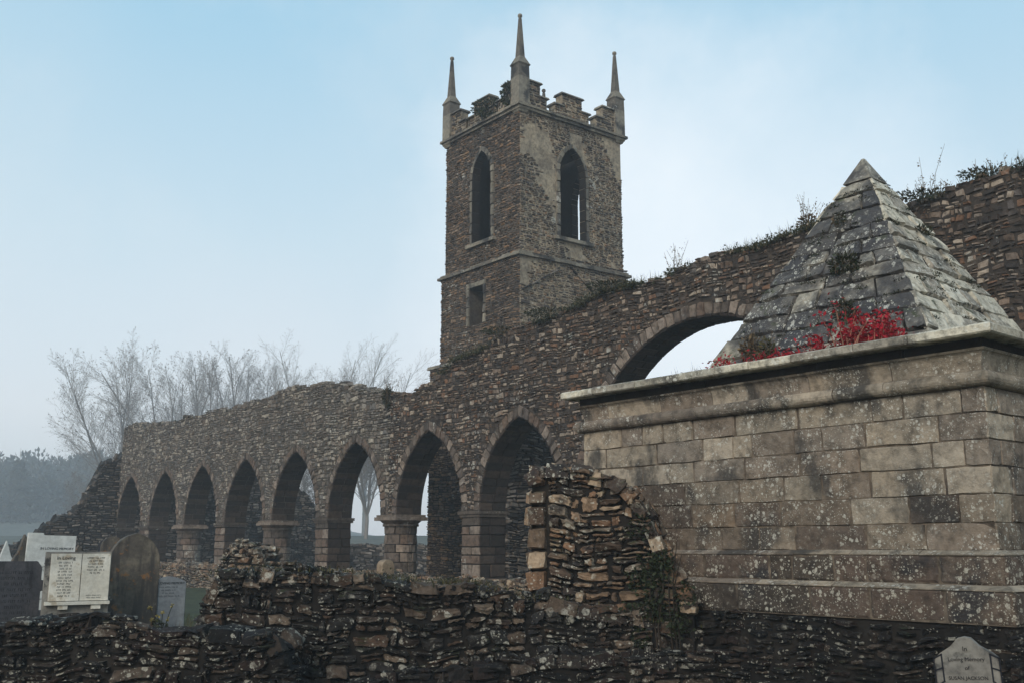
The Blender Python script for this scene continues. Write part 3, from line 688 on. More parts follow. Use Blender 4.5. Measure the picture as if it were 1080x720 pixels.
tower = thing('bell_tower', TO+A_D*WL/2+A_R*WR/2+UP*GZ, 'square ruined bell tower with pointed belfry windows and four slender corner pinnacles', 'tower')
def tower_face(pm, width, cu, half, door, seed, mat, rubble_seed, detail=True, plaster=0.0):
    mb = MB(); fr = MB(); df = MB()
    zs, rise, z0 = 13.6, 1.0, 11.06
    # lower stage is a hand's breadth wider than the belfry stage
    low = Plane(pm.O+pm.N*.1-pm.U*.1, pm.U, pm.N); Wl = width+.2
    if door:
        a, b, c, d = door; a += .1; b += .1
        e_ = .05; We = Wl-e_
        for q in ([(e_, GZ), (We, GZ), (We, c), (e_, c)], [(e_, c), (a, c), (a, d), (e_, d)], [(b, c), (We, c), (We, d), (b, d)], [(e_, d), (We, d), (We, TZ1), (e_, TZ1)]): slab(mb, q, low, -.02, -.8, 1, 2)
        dr = [(a, c), (a, d), (b, d), (b, c)]
        t = .16
        stones(df, [[(a-t, z_), (a, z_), (a, z_+.36), (a-t, z_+.36)] for z_ in np.arange(c, d-.1, .36)]+[[(b, z_), (b+t, z_), (b+t, z_+.36), (b, z_+.36)] for z_ in np.arange(c, d-.1, .36)]+[[(a-t-.05, d), (b+t+.05, d), (b+t+.05, d+.2), (a-t-.05, d+.2)]], low, seed+50, n=4, bev=.012, depth=.05, proud=(.03, .045), jit=.03, rnd=.03, gap=.004)
    else: slab(mb, [(.05, GZ), (Wl-.05, GZ), (Wl-.05, TZ1), (.05, TZ1)], low, -.02, -.8, 1, 2)
    arcp = arc_pts(cu, half, zs, rise, 10)
    slab(mb, [(.05, TZ1), (width-.05, TZ1), (width-.05, z0), (.05, z0)], pm, -.02, -.3, 1, 2)
    slab(mb, [(.05, z0), (cu-half, z0), (cu-half, zs)]+arcp[1:-1]+[(cu+half, zs), (cu+half, z0), (width-.05, z0), (width-.05, TZ2), (.05, TZ2)], pm, -.02, -.3, 1, 2)
    if detail:
        hole = in_arch(cu, half, zs, rise, .18); r = rng_(seed); pn = [wob(seed+k, 2.2) for k in range(4)]
        def keep(u, z):
            f = pn[0](u+.6*z)+pn[1](z*1.3-u*.4)+.8*pn[2](u*2.7+z)+.6*pn[3](z*2.2)
            return f > plaster
        def ins(u, z): return ~(hole(u, z) & (z > z0)) & (u > 0.0) & (u < width)
        c = courses(0, width, TZ1+.1, TZ2, (.06, .15), (.1, .34), ins, rubble_seed, split=.15)
        if plaster > -5: c = c[keep((c[:, 0]+c[:, 1])/2, (c[:, 2]+c[:, 3])/2) | (c[:, 0] < .01)]
        stones(mb, rects(c), Plane(pm.O, pm.U, pm.N, .02, 1.4, seed), seed+2, n=4, bev=.02, depth=.045, proud=(-.012, .022), jit=.35, rnd=.4, tilt=.008, gap=.006, rough=.004)
        def ins2(u, z):
            k = (u > 0) & (u < Wl)
            if door: k &= ~((u > a-.14) & (u < b+.14) & (z > c0) & (z < d+.2))
            return k
        c0 = door[2] if door else 0
        c2 = courses(0, Wl, GZ, TZ1-.1, (.06, .16), (.1, .36), ins2, rubble_seed+1, split=.15)
        if plaster > -5: c2 = c2[keep((c2[:, 0]+c2[:, 1])/2+3, (c2[:, 2]+c2[:, 3])/2) | (c2[:, 0] < .01) | (c2[:, 2] < 8.4)]
        stones(mb, rects(c2), Plane(low.O, pm.U, pm.N, .02, 1.4, seed+1), seed+3, n=4, bev=.02, depth=.045, proud=(-.012, .022), jit=.35, rnd=.4, tilt=.008, gap=.006, rough=.004)
    o = mb.build('wall', [M[mat], M['joint_grey' if door else 'render'], M['joint']], tower)  # inner faces near black: interior shade put into the colour
    if door: df.build('door_frame', [M['dressed']], o)
    window_frame(fr, pm, cu, half, z0, zs, rise, .17, seed+5)
    f = fr.build('window_frame', [M['dressed'], M['joint']], o)  # reveals near black: window shade put into the colour
    s = MB(); box(s, pm(np.array(cu-half-.3), np.array(z0-.13), np.array(-.2)), pm.U*(2*half+.6), pm.N*.34, UP*.13)
    s.build('sill', [M['dressed']], f)
PTL = Plane(TO, A_D, -A_R); PTR = Plane(TO, A_R, -A_D)
tower_face(PTL, WL, 2.24, .56, (2.0, 2.86, 7.95, 9.36), 301, 'tower_dark', 302, plaster=-99)
tower_face(PTR, WR, 2.5, .62, None, 311, 'tower', 312, plaster=-1.05)
tower_face(Plane(TO+A_D*WL, A_R, A_D), WR, 3.7, .45, None, 321, 'tower', 322, detail=False)
tower_face(Plane(TO+A_R*WR, A_D, A_R), WL, 2.26, .36, None, 331, 'tower', 332, detail=False)
def tower_plinth():
    e = .38; mb = MB()
    for k, (O_, U_, N_, L) in enumerate(((TO, A_D, -A_R, WL), (TO, A_R, -A_D, WR))):
        pm = Plane(O_+N_*e-U_*e, U_, N_); Lp = L+2*e
        slab(mb, [(.05, GZ), (Lp-.05, GZ), (Lp-.05, 6.6), (.05, 6.6)], pm, -.02, -.4, 1)
        c = courses(0, Lp, GZ, 6.62, (.07, .18), (.12, .4), lambda u, z: z < 6.6, 391+k)
        stones(mb, rects(c), Plane(pm.O, U_, N_, .02, 1.3, 393+k), 395+k, n=4, bev=.02, depth=.045, proud=(-.01, .03), jit=.35, rnd=.4, tilt=.008, gap=.005, rough=.004)
        for x in np.arange(-.02, Lp, .5): box(mb, pm.O+U_*x+N_*.06+UP*6.6, U_*.49, -N_*.4, UP*.12, 2, top=(1, .8))
    mb.build('plinth', [M['tower_dark'], M['joint'], M['dressed']], tower)
tower_plinth()
def band(name, z, h, e, mats, seg=.7, seed=0, taper=None):
    """a moulded course of blocks right round the tower"""
    mb = MB(); r = rng_(seed)
    for O_, U_, N_, L in ((TO, A_D, -A_R, WL), (TO, A_R, -A_D, WR), (TO+A_D*WL, A_R, A_D, WR), (TO+A_R*WR, A_D, A_R, WL)):
        x = -e; 
        while x < L+e-.01:
            l = min(r.uniform(.6, 1.3)*seg, L+e-x)
            if L+e-x-l < .2: l = L+e-x
            dz = r.normal(0, .006)
            box(mb, O_+U_*(x+.004)+N_*(e+r.normal(0, .006))+UP*(z+dz), U_*(l-.008), -N_*(e+.15), UP*h, top=(1.0, .96))
            x += l
    return mb.build(name, mats, tower)
band('string_course', TZ1-.09, .09, .20, [M['dressed']], seed=1)
band('string_course', TZ1, .08, .12, [M['dressed']], seed=2)
band('cornice', TZ2-.02, .1, .10, [M['dressed']], seed=3); band('cornice', TZ2+.08, .09, .18, [M['dressed']], seed=4)
# stepped battlements
def parapet():
    mb = MB()
    Z0 = TZ2+.17
    for O_, U_, N_, L, sd in ((TO, A_D, -A_R, WL, 1), (TO, A_R, -A_D, WR, 2), (TO+A_D*WL, A_R, A_D, WR, 3), (TO+A_R*WR, A_D, A_R, WL, 4)):
        m = L/2; pm = Plane(O_, U_, N_)
        prof = [(0, 1.05), (.98, 1.05), (.98, .55), (1.3, .55), (1.3, .12), (m-.85, .12), (m-.85, .5), (m-.5, .5), (m-.5, 1.0), (m+.5, 1.0), (m+.5, .5), (m+.85, .5), (m+.85, .12), (L-1.3, .12), (L-1.3, .55), (L-.98, .55), (L-.98, 1.05), (L, 1.05)]
        P = [(u, Z0+h-.04) for u, h in prof]
        slab(mb, [(0, Z0), (L, Z0)]+P[::-1], pm, -.02, -.36, 1)
        xs = np.array([p[0] for p in prof]); hs = np.array([p[1] for p in prof])
        def ht(u):
            out = np.zeros_like(u)
            for k in range(0, len(prof)-1, 2): out = np.where((u >= xs[k]) & (u <= xs[k+1]), hs[k], out)
            return out
        for k_, face in enumerate((pm, Plane(O_-N_*.36, U_, -N_))):
            c = courses(0, L, Z0, Z0+1.0, (.1, .17), (.15, .45), lambda u, z: z < Z0+ht(u)-.06, 400+sd+k_*9)
            stones(mb, rects(c), face, 410+sd+k_*9, n=4, bev=.02, depth=.05, proud=(-.01, .03), jit=.35, rnd=.35, gap=.006, rough=.005)
        for a, b, h in ((0, .98, 1.05), (.98, 1.3, .55), (m-.85, m-.5, .5), (m-.5, m+.5, 1.0), (m+.5, m+.85, .5), (L-1.3, L-.98, .55), (L-.98, L, 1.05)):
            box(mb, O_+U_*(a-.06)+N_*.09+UP*(Z0+h-.07), U_*(b-a+.12), -N_*.54, UP*.08, 2, top=(.97, .8))
    return mb.build('battlement', [M['tower'], M['render'], M['dressed']], tower)
parapet()
def pinnacle(c):
    mb = MB(); z0 = TZ2+.02
    def sq(z, h, w0, w1):
        box(mb, c-A_D*w0/2-A_R*w0/2+UP*z, A_D*w0, A_R*w0, UP*h, top=(w1/w0, w1/w0))
    sq(z0-.14, .14, .34, .5); sq(z0, 1.2, .5, .49); sq(z0+1.2, .45, .49, .47)
    sq(z0+1.65, .06, .47, .56); sq(z0+1.71, .31, .54, .26)
    sq(z0+2.02, 1.55, .25, .09)
    p = mb.build('pinnacle', [M['dressed']], tower)
    f = MB()
    zz = z0+3.57
    tube(f, [c+UP*zz, c+UP*(zz+.03), c+UP*(zz+.07), c+UP*(zz+.12), c+UP*(zz+.17), c+UP*(zz+.19)], [.04, .05, .085, .09, .065, .01], 10)
    f.build('finial', [M['dressed']], p, True)
for i, j in ((0, 0), (1, 0), (0, 1), (1, 1)):
    pinnacle(TO + A_D*(.14 if i == 0 else WL-.14) + A_R*(.14 if j == 0 else WR-.14))
shade_slab = MB(); box(shade_slab, TO+A_D*.5+A_R*.5+UP*15.3, A_D*(WL-1), A_R*(WR-1), UP*.12); shade_slab.build('roof', [M['joint']], tower); shade_slab = MB(); box(shade_slab, TO+A_D*.5+A_R*.5+UP*10.2, A_D*(WL-1), A_R*(WR-1), UP*.12); shade_slab.build('shade_floor', [M['joint']], tower)  # unseen roof and floor slabs added to keep the belfry dark inside
# scar of a vanished roof on the tower's right face
pr = Plane(TO-A_D*.1, A_R, -A_D)
for (u0, z0, u1, z1) in ((0.0, 8.75, 1.7, 9.75), (2.2, 9.95, 3.7, 8.9)):
    d = np.array([u1-u0, z1-z0]); L = np.hypot(*d); d /= L; q = np.array([-d[1], d[0]])*.06
    k = int(L/.4); cells = []
    for s in range(k):
        a = np.array([u0, z0])+d*L*s/k; b = np.array([u0, z0])+d*L*(s+1)/k; cells.append([a, b, b+q, a+q])
    sc = MB(); stones(sc, cells, pr, 370, n=4, bev=.012, depth=.03, proud=(.06, .09), jit=.1, rnd=.05, gap=.003)
    sc.build('roof_scar', [M['dark']], tower)

# ------------------------------------------------------------------ the mausoleum
M_D, M_R = heading(40.05)
MO = np.array([4.596, 10.0, 0.]); MW = 5.61
mau = thing('mausoleum', MO+M_D*MW/2+M_R*MW/2+UP*GZ, 'square granite mausoleum with moulded cornice and a stepped stone pyramid roof', 'mausoleum')
FACES = ((MO, M_D, -M_R), (MO, M_R, -M_D), (MO+M_D*MW, M_R, M_D), (MO+M_R*MW, M_D, M_R))
def ashlar_rows(e, zs, lens, seed, mirror=False):
    r = rng_(seed); C = []
    for k, (a, b) in enumerate(zip(zs[:-1], zs[1:])):
        u = -e; 
        u1 = MW+e
        first = .28 if k % 2 else .55
        L = [first*r.uniform(.8, 1.3)]
        while sum(L) < u1-u: L.append(r.uniform(*lens) if r.random() > .2 else r.uniform(.25, .4))
        ov = sum(L)-(u1-u); L[-1] -= ov
        if L[-1] < .25: L[-2] += L[-1]; L.pop()
        for l in L: C.append((u, u+l, a, b)); u += l
    return C
def mau_wall(name, mat, e, zs, lens, seed, depth=.014, proud=(0, .008), bev=.008, gap=.0025, rough=.0035, core=True, low=None):
    mb = MB()
    if core: box(mb, MO-(M_D+M_R)*(e-.01)+UP*zs[0], M_D*(MW+2*e-.02), M_R*(MW+2*e-.02), UP*(zs[-1]-zs[0]), 1)
    for k, (O, U, N) in enumerate(FACES):
        rows = np.array(ashlar_rows(e, zs, lens, seed+k)); rr = rng_(seed+k+40)
        dk = (rows[:, 2] < low+rr.normal(0, .22, len(rows))) if low is not None else np.zeros(len(rows), bool)
        for sel, mi in ((~dk, 0), (dk, 2)):
            stones(mb, rects(rows[sel]) if sel.any() else np.zeros((0, 4, 2)), Plane(O+N*e, U, N), seed+20+k+mi, n=6, bev=bev, depth=depth, proud=proud, jit=.03, rnd=.035, tilt=.0045, gap=gap, rough=rough, mi=mi)
    return mb.build(name, [M[mat], M['mortar'], M['ashlar_mid']], mau)
mau_wall('wall', 'ashlar', 0.0, [-.02, .245, .52, .79, 1.045, 1.31, 1.56], (.45, .95), 501, low=.45)
mau_wall('plinth', 'ashlar_low', .10, [-.345, -.06], (.5, 1.1), 521, bev=.03)
mau_wall('plinth', 'ashlar_low', .21, [-.70, -.385], (.5, 1.1), 531, bev=.03)
def foundation():
    mb = MB(); e = .2
    box(mb, MO-(M_D+M_R)*(e-.03)+UP*(GZ-.1), M_D*(MW+2*e-.06), M_R*(MW+2*e-.06), UP*(-.70-GZ+.1), 1)
    for k, (O, U, N) in enumerate(FACES):
        c = courses(-e, MW+e, GZ-.05, -.70, (.06, .16), (.1, .42), lambda u, z: z < -.7, 541+k, split=.25)
        c[:, 3] = np.minimum(c[:, 3], -.70)
        stones(mb, rects(c), Plane(O+N*(e-.02), U, N, .03, 1.1, 545+k), 550+k, n=6, bev=.025, depth=.06, proud=(-.01, .06), jit=.42, rnd=.28, tilt=.012, bulge=.01, rough=.006, gap=.004)
    mb.build('foundation', [M['blackstone'], M['joint']], mau, False)
foundation()
# roll moulding: a string of half-round blocks; then a hollow frieze flaring out to the slab
def moulding(name, mat, prof, seed, lens=(.6, 1.1), smooth=True):
    """profile (outward e, z) swept along each face in blocks mitred at the corners"""
    mb = MB(); r = rng_(seed); P = np.array(prof)
    for k, (O, U, N) in enumerate(FACES):
        cuts = [0.0]
        while cuts[-1] < MW: cuts.append(cuts[-1]+r.uniform(*lens))
        cuts[-1] = MW
        if cuts[-1]-cuts[-2] < .3: cuts.pop(-2)
        for i, (a, b) in enumerate(zip(cuts[:-1], cuts[1:])):
            g = .004; n = len(P); de = r.normal(0, .004); dz = r.normal(0, .002)
            V = []
            for t_, base, first, last in ((0, a+g, i == 0, False), (1, b-g, False, i == len(cuts)-2)):
                for e, z in P:
                    u = base - (e+g if first else 0) + (e+g if last else 0)
                    V.append(O+U*u+N*(e+de)+UP*(z+dz))
            f = [(q, (q+1) % n, n+(q+1) % n, n+q) for q in range(n)]
            mb.add(V, [f]); 
            mb.add(V[:n], [[tuple(range(n-1, -1, -1))]]); mb.add(V[n:], [[tuple(range(n))]])
    return mb.build(name, [M[mat]], mau)
a8 = np.linspace(-math.pi/2, math.pi/2, 9)
moulding('plinth_ledge', 'ashlar', [(-.1, -.062), (.106, -.062), (.106, -.052), (.012, -.014), (-.1, -.014)], 591)
moulding('plinth_ledge', 'ashlar', [(-.1, -.387), (.216, -.387), (.216, -.377), (.112, -.338), (-.1, -.338)], 596)
moulding('roll_moulding', 'ashlar', [(-.2, 1.56)]+[(.03+.075*math.cos(t), 1.635+.075*math.sin(t)) for t in a8]+[(-.2, 1.71)], 601)
fr = [(-.2, 1.715)]+[(-.01+.07*(1-math.cos(t)), 1.715+.19*math.sin(t)) for t in np.linspace(0, math.pi/2, 7)]+[(.08, 1.925), (-.2, 1.935)]
moulding('frieze', 'ashlar', fr, 611)
moulding('shadow_band', 'joint', [(-.3, 1.937), (.03, 1.937), (.03, 2.027), (-.3, 2.027)], 616)  # black band: the shadow under the slab put into the colour
moulding('cornice', 'pyramid', [(-.5, 2.03), (.20, 2.03), (.218, 2.045), (.218, 2.115), (.2, 2.13), (-.5, 2.14)], 621, (.45, .8))
cb = MB(); box(cb, MO+(M_D+M_R)*.3+UP*1.9, M_D*(MW-.6), M_R*(MW-.6), UP*.2); cb.build('roof_bed', [M['joint']], mau)
# pyramid of slightly overlapping courses
PC = MO+M_D*MW/2+M_R*(MW/2+.1)
APEX = 5.44; SL = .54                         # half width grows .54 per metre below the apex
def pyramid():
    nrm = 1/math.hypot(1, SL); r = rng_(700)
    zs = [2.08]
    while zs[-1] < APEX-.5: zs.append(zs[-1]+r.uniform(.19, .31))
    zs = zs[:-1]+[APEX-.38]
    core = MB(); b = (APEX-2.0)*SL-.03
    base = [PC+M_D*i*b+M_R*j*b+UP*2.0 for i, j in ((-1, -1), (1, -1), (1, 1), (-1, 1))]
    core.add(base+[PC+UP*(APEX-.06)], [[(0, 1, 4), (1, 2, 4), (2, 3, 4), (3, 0, 4)]]); core.build('pyramid_core', [M['joint']], mau)
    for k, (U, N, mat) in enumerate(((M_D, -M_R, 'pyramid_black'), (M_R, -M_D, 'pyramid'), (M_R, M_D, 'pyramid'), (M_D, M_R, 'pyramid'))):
        mb = MB(); Q = []; 
        for row, (z0, z1) in enumerate(zip(zs[:-1], zs[1:])):
            s0 = (APEX-z0)*SL; s1 = (APEX-z1)*SL
            n = max(1, int(round(2*s0/r.uniform(.4, .6))))
            cut = np.sort(np.clip((np.arange(1, n)+r.uniform(-.28, .28, n-1)+(.25 if row % 2 else -.25))/n, .06, .94)) if n > 1 else []
            cut = [0, *cut, 1]
            for f0, f1 in zip(cut[:-1], cut[1:]):
                Q.append([(-s0+2*s0*f0, z0), (-s0+2*s0*f1, z0), (-s1+2*s1*f1, z1), (-s1+2*s1*f0, z1)])
        no = (N+UP*SL)*nrm
        def pmap(u, z, w, N=N, U=U, no=no):
            return PC + U*u[..., None] + N*((APEX-z)*SL)[..., None] + UP*z[..., None] + no*w[..., None]
        base_map = pmap
        zc = np.array(zs)
        def tilted(u, z, w, base_map=base_map):
            i = np.clip(np.searchsorted(zc, z, 'right')-1, 0, len(zc)-2); fr_ = np.clip((z-zc[i])/(zc[i+1]-zc[i]), 0, 1)
            return base_map(u, z, w+np.where(w > -.02, .010*(1-fr_)-.002, 0))
        stones(mb, Q, tilted, 710+k, n=6, bev=.014, depth=.04, proud=(-.004, .022), jit=.07, rnd=.05, tilt=.009, gap=.004, rough=.006)
        mb.build('pyramid_face', [M[mat]], mau)
    cap = MB(); zc_ = APEX-.38; s = .38*SL+.015
    base = [PC+M_D*i*s+M_R*j*s+UP*zc_ for i, j in ((-1, -1), (1, -1), (1, 1), (-1, 1))]; t_ = [PC+M_D*i*.02+M_R*j*.02+UP*APEX for i, j in ((-1, -1), (1, -1), (1, 1), (-1, 1))]
    cap.add(base+t_, [[(0, 1, 5, 4), (1, 2, 6, 5), (2, 3, 7, 6), (3, 0, 4, 7), (4, 5, 6, 7), (3, 2, 1, 0)]]); cap.build('apex_stone', [M['pyramid_black']], mau)
pyramid()
def joint_moss():
    r = rng_(760); P_ = []
    for k in range(170):
        U, N = ((M_D, -M_R), (M_R, -M_D))[int(r.random() < .4)]; z = 2.15+(APEX-2.5)*r.beta(1, 1.3); hw = (APEX-z)*SL
        c = PC+U*r.uniform(-hw, hw)*.95+N*(hw+.012)+UP*z; n_ = int(r.integers(8, 34)); P_.append(c+U*r.normal(0, .055, (n_, 1))+UP*r.normal(0, .012, (n_, 1))+N*np.abs(r.normal(0, .01, (n_, 1))))
    mb = MB(); leaves(mb, np.concatenate(P_), .014, 761); o = mb.build('joint_moss', [M['weed']], mau); o['kind'] = 'stuff'
joint_moss()

# ------------------------------------------------------------------ headstones
def outline(kind, w, h):
    a = w/2
    if kind == 'round': return [(-a, 0), (a, 0), (a, h-a)]+[(a*math.cos(t), h-a+a*math.sin(t)) for t in np.linspace(0, math.pi, 15)[1:-1]]+[(-a, h-a)]
    if kind == 'gothic':
        return [(-a, 0), (a, 0)]+[(-x, z) for x, z in arc_pts(0, a, h-a*1.15, a*1.15, 8)]
    if kind == 'low_arch': return [(-a, 0), (a, 0), (a, h-.09)]+[(x, h-.09+.09*math.cos(x/a*math.pi/2)) for x in np.linspace(a, -a, 9)[1:-1]]+[(-a, h-.09)]
    if kind == 'peak': return [(-a, 0), (a, 0), (a, h*.72), (a*.55, h*.8), (0, h), (-a*.55, h*.8), (-a, h*.72)]
    if kind == 'ogee': return [(-a, 0), (a, 0), (a, h-.16), (a*.8, h-.12), (a*.45, h-.07), (a*.2, h-.01), (0, h), (-a*.2, h-.01), (-a*.45, h-.07), (-a*.8, h-.12), (-a, h-.16)]
    if kind == 'notch': return [(-a, 0), (a, 0), (a, h*.66), (a+.06, h*.66), (a+.06, h*.78), (a, h*.78), (a, h*.93), (a*.8, h), (-a, h)]
    if kind == 'tablet': return [(-a, 0), (a, 0), (a, h), (a-.0, h), (-a*.35, h), (-a*.35, h+.04), (-a, h+.04)]
    return [(-a, 0), (a, 0), (a, h), (-a, h)]
def yaw_of(n): return math.atan2(n[0], -n[1])      # a stone built facing -Y is turned by this
def headstone(name, loc, yaw, kind, w, h, t, mat, label, group='headstones in the churchyard', tilt=0.0, parts=None, cat='headstone'):
    root = thing(name, loc, label, cat, group)
    root.rotation_euler = (0, tilt, yaw)
    me = bpy.data.meshes.new('slab'); import bmesh
    bm = bmesh.new(); o = outline(kind, w, h)
    vs = [bm.verts.new((x, -t/2, z)) for x, z in o]; f = bm.faces.new(vs)
    ex = bmesh.ops.extrude_face_region(bm, geom=[f]); bmesh.ops.translate(bm, vec=(0, t, 0), verts=[v for v in ex['geom'] if isinstance(v, bmesh.types.BMVert)])
    bmesh.ops.recalc_face_normals(bm, faces=bm.faces)
    bmesh.ops.bevel(bm, geom=[e for e in bm.edges if e.calc_face_angle(0) > .6], offset=.008, segments=2, affect='EDGES')
    bm.to_mesh(me); bm.free(); me.materials.append(M[mat])
    s = bpy.data.objects.new('slab', me); COL.objects.link(s); s.parent = root
    return root, s
def lbox(name, parent, x0, x1, y0, y1, z0, z1, mat, top=None):
    mb = MB(); box(mb, (x0, y0, z0), (x1-x0, 0, 0), (0, y1-y0, 0), (0, 0, z1-z0), top=top)
    me_parent = parent
    o = mb.build(name, [M[mat]]); o.parent = me_parent
    return o
def text(parent, s, x, z, y, size, mat='letters', name='lettering'):
    c = bpy.data.curves.new(name, 'FONT'); c.body = s; c.size = size; c.align_x = 'CENTER'; c.extrude = .0015; c.materials.append(M[mat])
    tmp = bpy.data.objects.new(name, c); COL.objects.link(tmp); bpy.context.view_layer.update()
    me = bpy.data.meshes.new_from_object(tmp.evaluated_get(bpy.context.evaluated_depsgraph_get())); bpy.data.objects.remove(tmp); bpy.data.curves.remove(c)
    me.materials.clear(); me.materials.append(M[mat])
    o = bpy.data.objects.new(name, me); COL.objects.link(o); o.parent = parent; o.location = (x, y, z); o.rotation_euler = (math.pi/2, 0, 0); return o
def worn_lines(parent, x0, x1, z_top, rows, pitch, y, seed, hgt=.5, cov=(.45, .95), name='inscription'):
    """rows of worn letter cuts, too weathered to read"""
    r = rng_(seed); mb = MB()
    for k in range(rows):
        z = z_top-k*pitch; L = (x1-x0)*r.uniform(*cov); x = (x0+x1)/2-L/2; e = x+L
        while x < e:
            n = r.integers(2, 7)
            for q in range(n):
                wd = pitch*hgt*.6
                if x+wd > e: break
                a = r.uniform(.35, 1)
                box(mb, (x, y, z), (wd*.28, 0, 0), (0, .002, 0), (0, 0, pitch*hgt))
                if a > .5: box(mb, (x+wd*.28, y, z+pitch*hgt*(.75 if a > .75 else .0)), (wd*.4, 0, 0), (0, .002, 0), (0, 0, pitch*hgt*.22))
                x += wd*1.15
            x += pitch*hgt*.7
    o = mb.build(name, [M['letters']]); o.parent = parent; o['kind'] = 'stuff'; return o
EAST = np.array([.66, -.75, 0]); YW = yaw_of(EAST)
def P3(x, y, z=GZ+.02): return (x, y, z)
headstone('headstone', P3(-11.58, 24.2, GZ), YW, 'peak', .42, 1.78, .1, 'white_marble', 'pale peaked headstone cut off by the left edge of the photo')
headstone('headstone', P3(-10.3, 22.3, GZ), YW+.1, 'peak', .42, 1.9, .12, 'brown_grave', 'weathered brown peaked headstone standing behind the dark slate slab')
r_, s_ = headstone('headstone', P3(-8.02, 17.2, GZ), YW-.1, 'notch', .74, 1.40, .12, 'dark_grave', 'broad dark slate headstone with a notched right shoulder at the far left')
worn_lines(s_, -.3, .3, 1.2, 9, .09, -.0625, 5, .45)
r_, s_ = headstone('headstone', P3(-8.58, 19.6, GZ), YW-.12, 'tablet', .84, 1.84, .08, 'white_marble', 'tall plain white marble headstone leaning slightly, behind the cream double tablet', tilt=.02)
text(s_, 'IN LOVING MEMORY', .1, 1.58, -.0425, .062); text(s_, 'OF', .1, 1.51, -.0425, .05)
worn_lines(s_, -.16, .36, 1.44, 11, .062, -.043, 6, .5); worn_lines(s_, -.2, .3, .68, 2, .06, -.043, 7, .4)
lbox('base', r_, -.5, .5, -.2, .2, 0, .5, 'dark_grave')
# cream double tablet
r_, s_ = headstone('headstone', P3(-6.95, 17.0, GZ), YW-.18, 'flat', .98, 1.55, .14, 'limestone', 'cream double tablet headstone with two lettered panels on a small ledge')
for x0, x1, sd, rows in ((-.42, .03, 8, 12), (.042, .47, 9, 6)):
    p = lbox('panel', s_, x0, x1, -.095, -.0701, .79, 1.52, 'cream_marble')
    if sd == 8: text(p, 'In Loving', -.2, 1.43, -.0975, .075, name='lettering')
    worn_lines(p, x0+.05, x1-.05, 1.37 if sd == 8 else 1.44, rows, .047, -.098, sd, .55, (.5, .9))
    if sd == 9: worn_lines(p, x0+.02, x1-.02, .86, 2, .035, -.098, 12, .5, (.5, .9))
lbox('ledge', s_, -.47, .49, -.15, -.0701, .73, .78, 'cream_marble'); lbox('bracket', s_, -.27, -.13, -.13, -.0701, .66, .727, 'cream_marble'); lbox('bracket', s_, .22, .36, -.13, -.0701, .66, .727, 'cream_marble')
headstone('headstone', P3(-9.84, 24.0, GZ), YW, 'peak', .7, 1.68, .12, 'brown_grave', 'orange brown headstone with a humped top, just behind the cream double tablet')
headstone('headstone', P3(-9.95, 26.0, GZ), YW-.3, 'round', .42, 1.85, .14, 'dark_grave', 'dark round topped headstone behind the large lichened one, farther from it')
headstone('headstone', P3(-8.7, 23.0, GZ), YW-.2, 'round', .46, 1.86, .14, 'brown_grave', 'brown round topped headstone half hidden right behind the large lichened one')
r_, s_ = headstone('headstone', P3(-6.42, 18.0, GZ), YW-.12, 'gothic', .82, 1.85, .2, 'brown_grave', 'large dark arched headstone streaked with orange lichen, tallest of the group')
lbox('base', r_, -.5, .5, -.2, .2, 0, .3, 'dark_grave')
r_, s_ = headstone('headstone', P3(-8.62, 22.4, GZ), YW, 'flat', .5, 1.24, .08, 'white_marble', 'small white lettered headstone peeping between the cream tablet and the arched stone')
worn_lines(s_, -.2, .22, 1.14, 7, .07, -.043, 14, .5)
r_, s_ = headstone('headstone', P3(-7.2, 20.6, GZ), YW, 'flat', .34, 1.02, .1, 'white_marble', 'narrow white headstone between the arched stone and the grey granite one')
r_, s_ = headstone('headstone', P3(-5.9, 18.3, GZ), YW-.2, 'low_arch', .57, 1.13, .09, 'grey_grave', 'low grey granite headstone with a gently curved top and flowers before it')
text(s_, 'IN LOVING MEMORY', 0, 1.0, -.0475, .055); worn_lines(s_, -.2, .2, .94, 4, .05, -.048, 15, .45)
lbox('base', r_, -.42, .42, -.14, .14, 0, .12, 'grey_grave')
def flowers():
    root = thing('grave_flowers', P3(-5.88, 17.95, GZ), 'small bunch of yellow and white flowers in front of the grey granite headstone', 'flowers')
    mb = MB(); b = np.array(root.location); r = rng_(77)
    for k in range(6):
        q = b+np.array([(-.2, .02, .18, -.15, .12, -.05)[k], r.uniform(-.05, .05), (.62, .55, .66, .43, .45, .5)[k]])
        tube(mb, [b+(q-b)*np.array([.4, .4, 0]), (b+q)/2+np.array([0, 0, .05]), q], .006, 4, 1); leaves(mb, blob_pts(q, .03, 14, k), .024, k, 0)
    leaves(mb, blob_pts(b+UP*.28, (.2, .1, .15), 60, 9), .05, 3, 1)
    mb.build('bouquet', [M['yellow'], M['weed']], root)
flowers()
headstone('grave_marker', P3(-2.36, 19.8, GZ), YW, 'round', .27, 1.40, .2, 'orange_pebble', 'small tan round topped grave marker peeping over the ruined wall below the arcade', None, cat='grave marker')
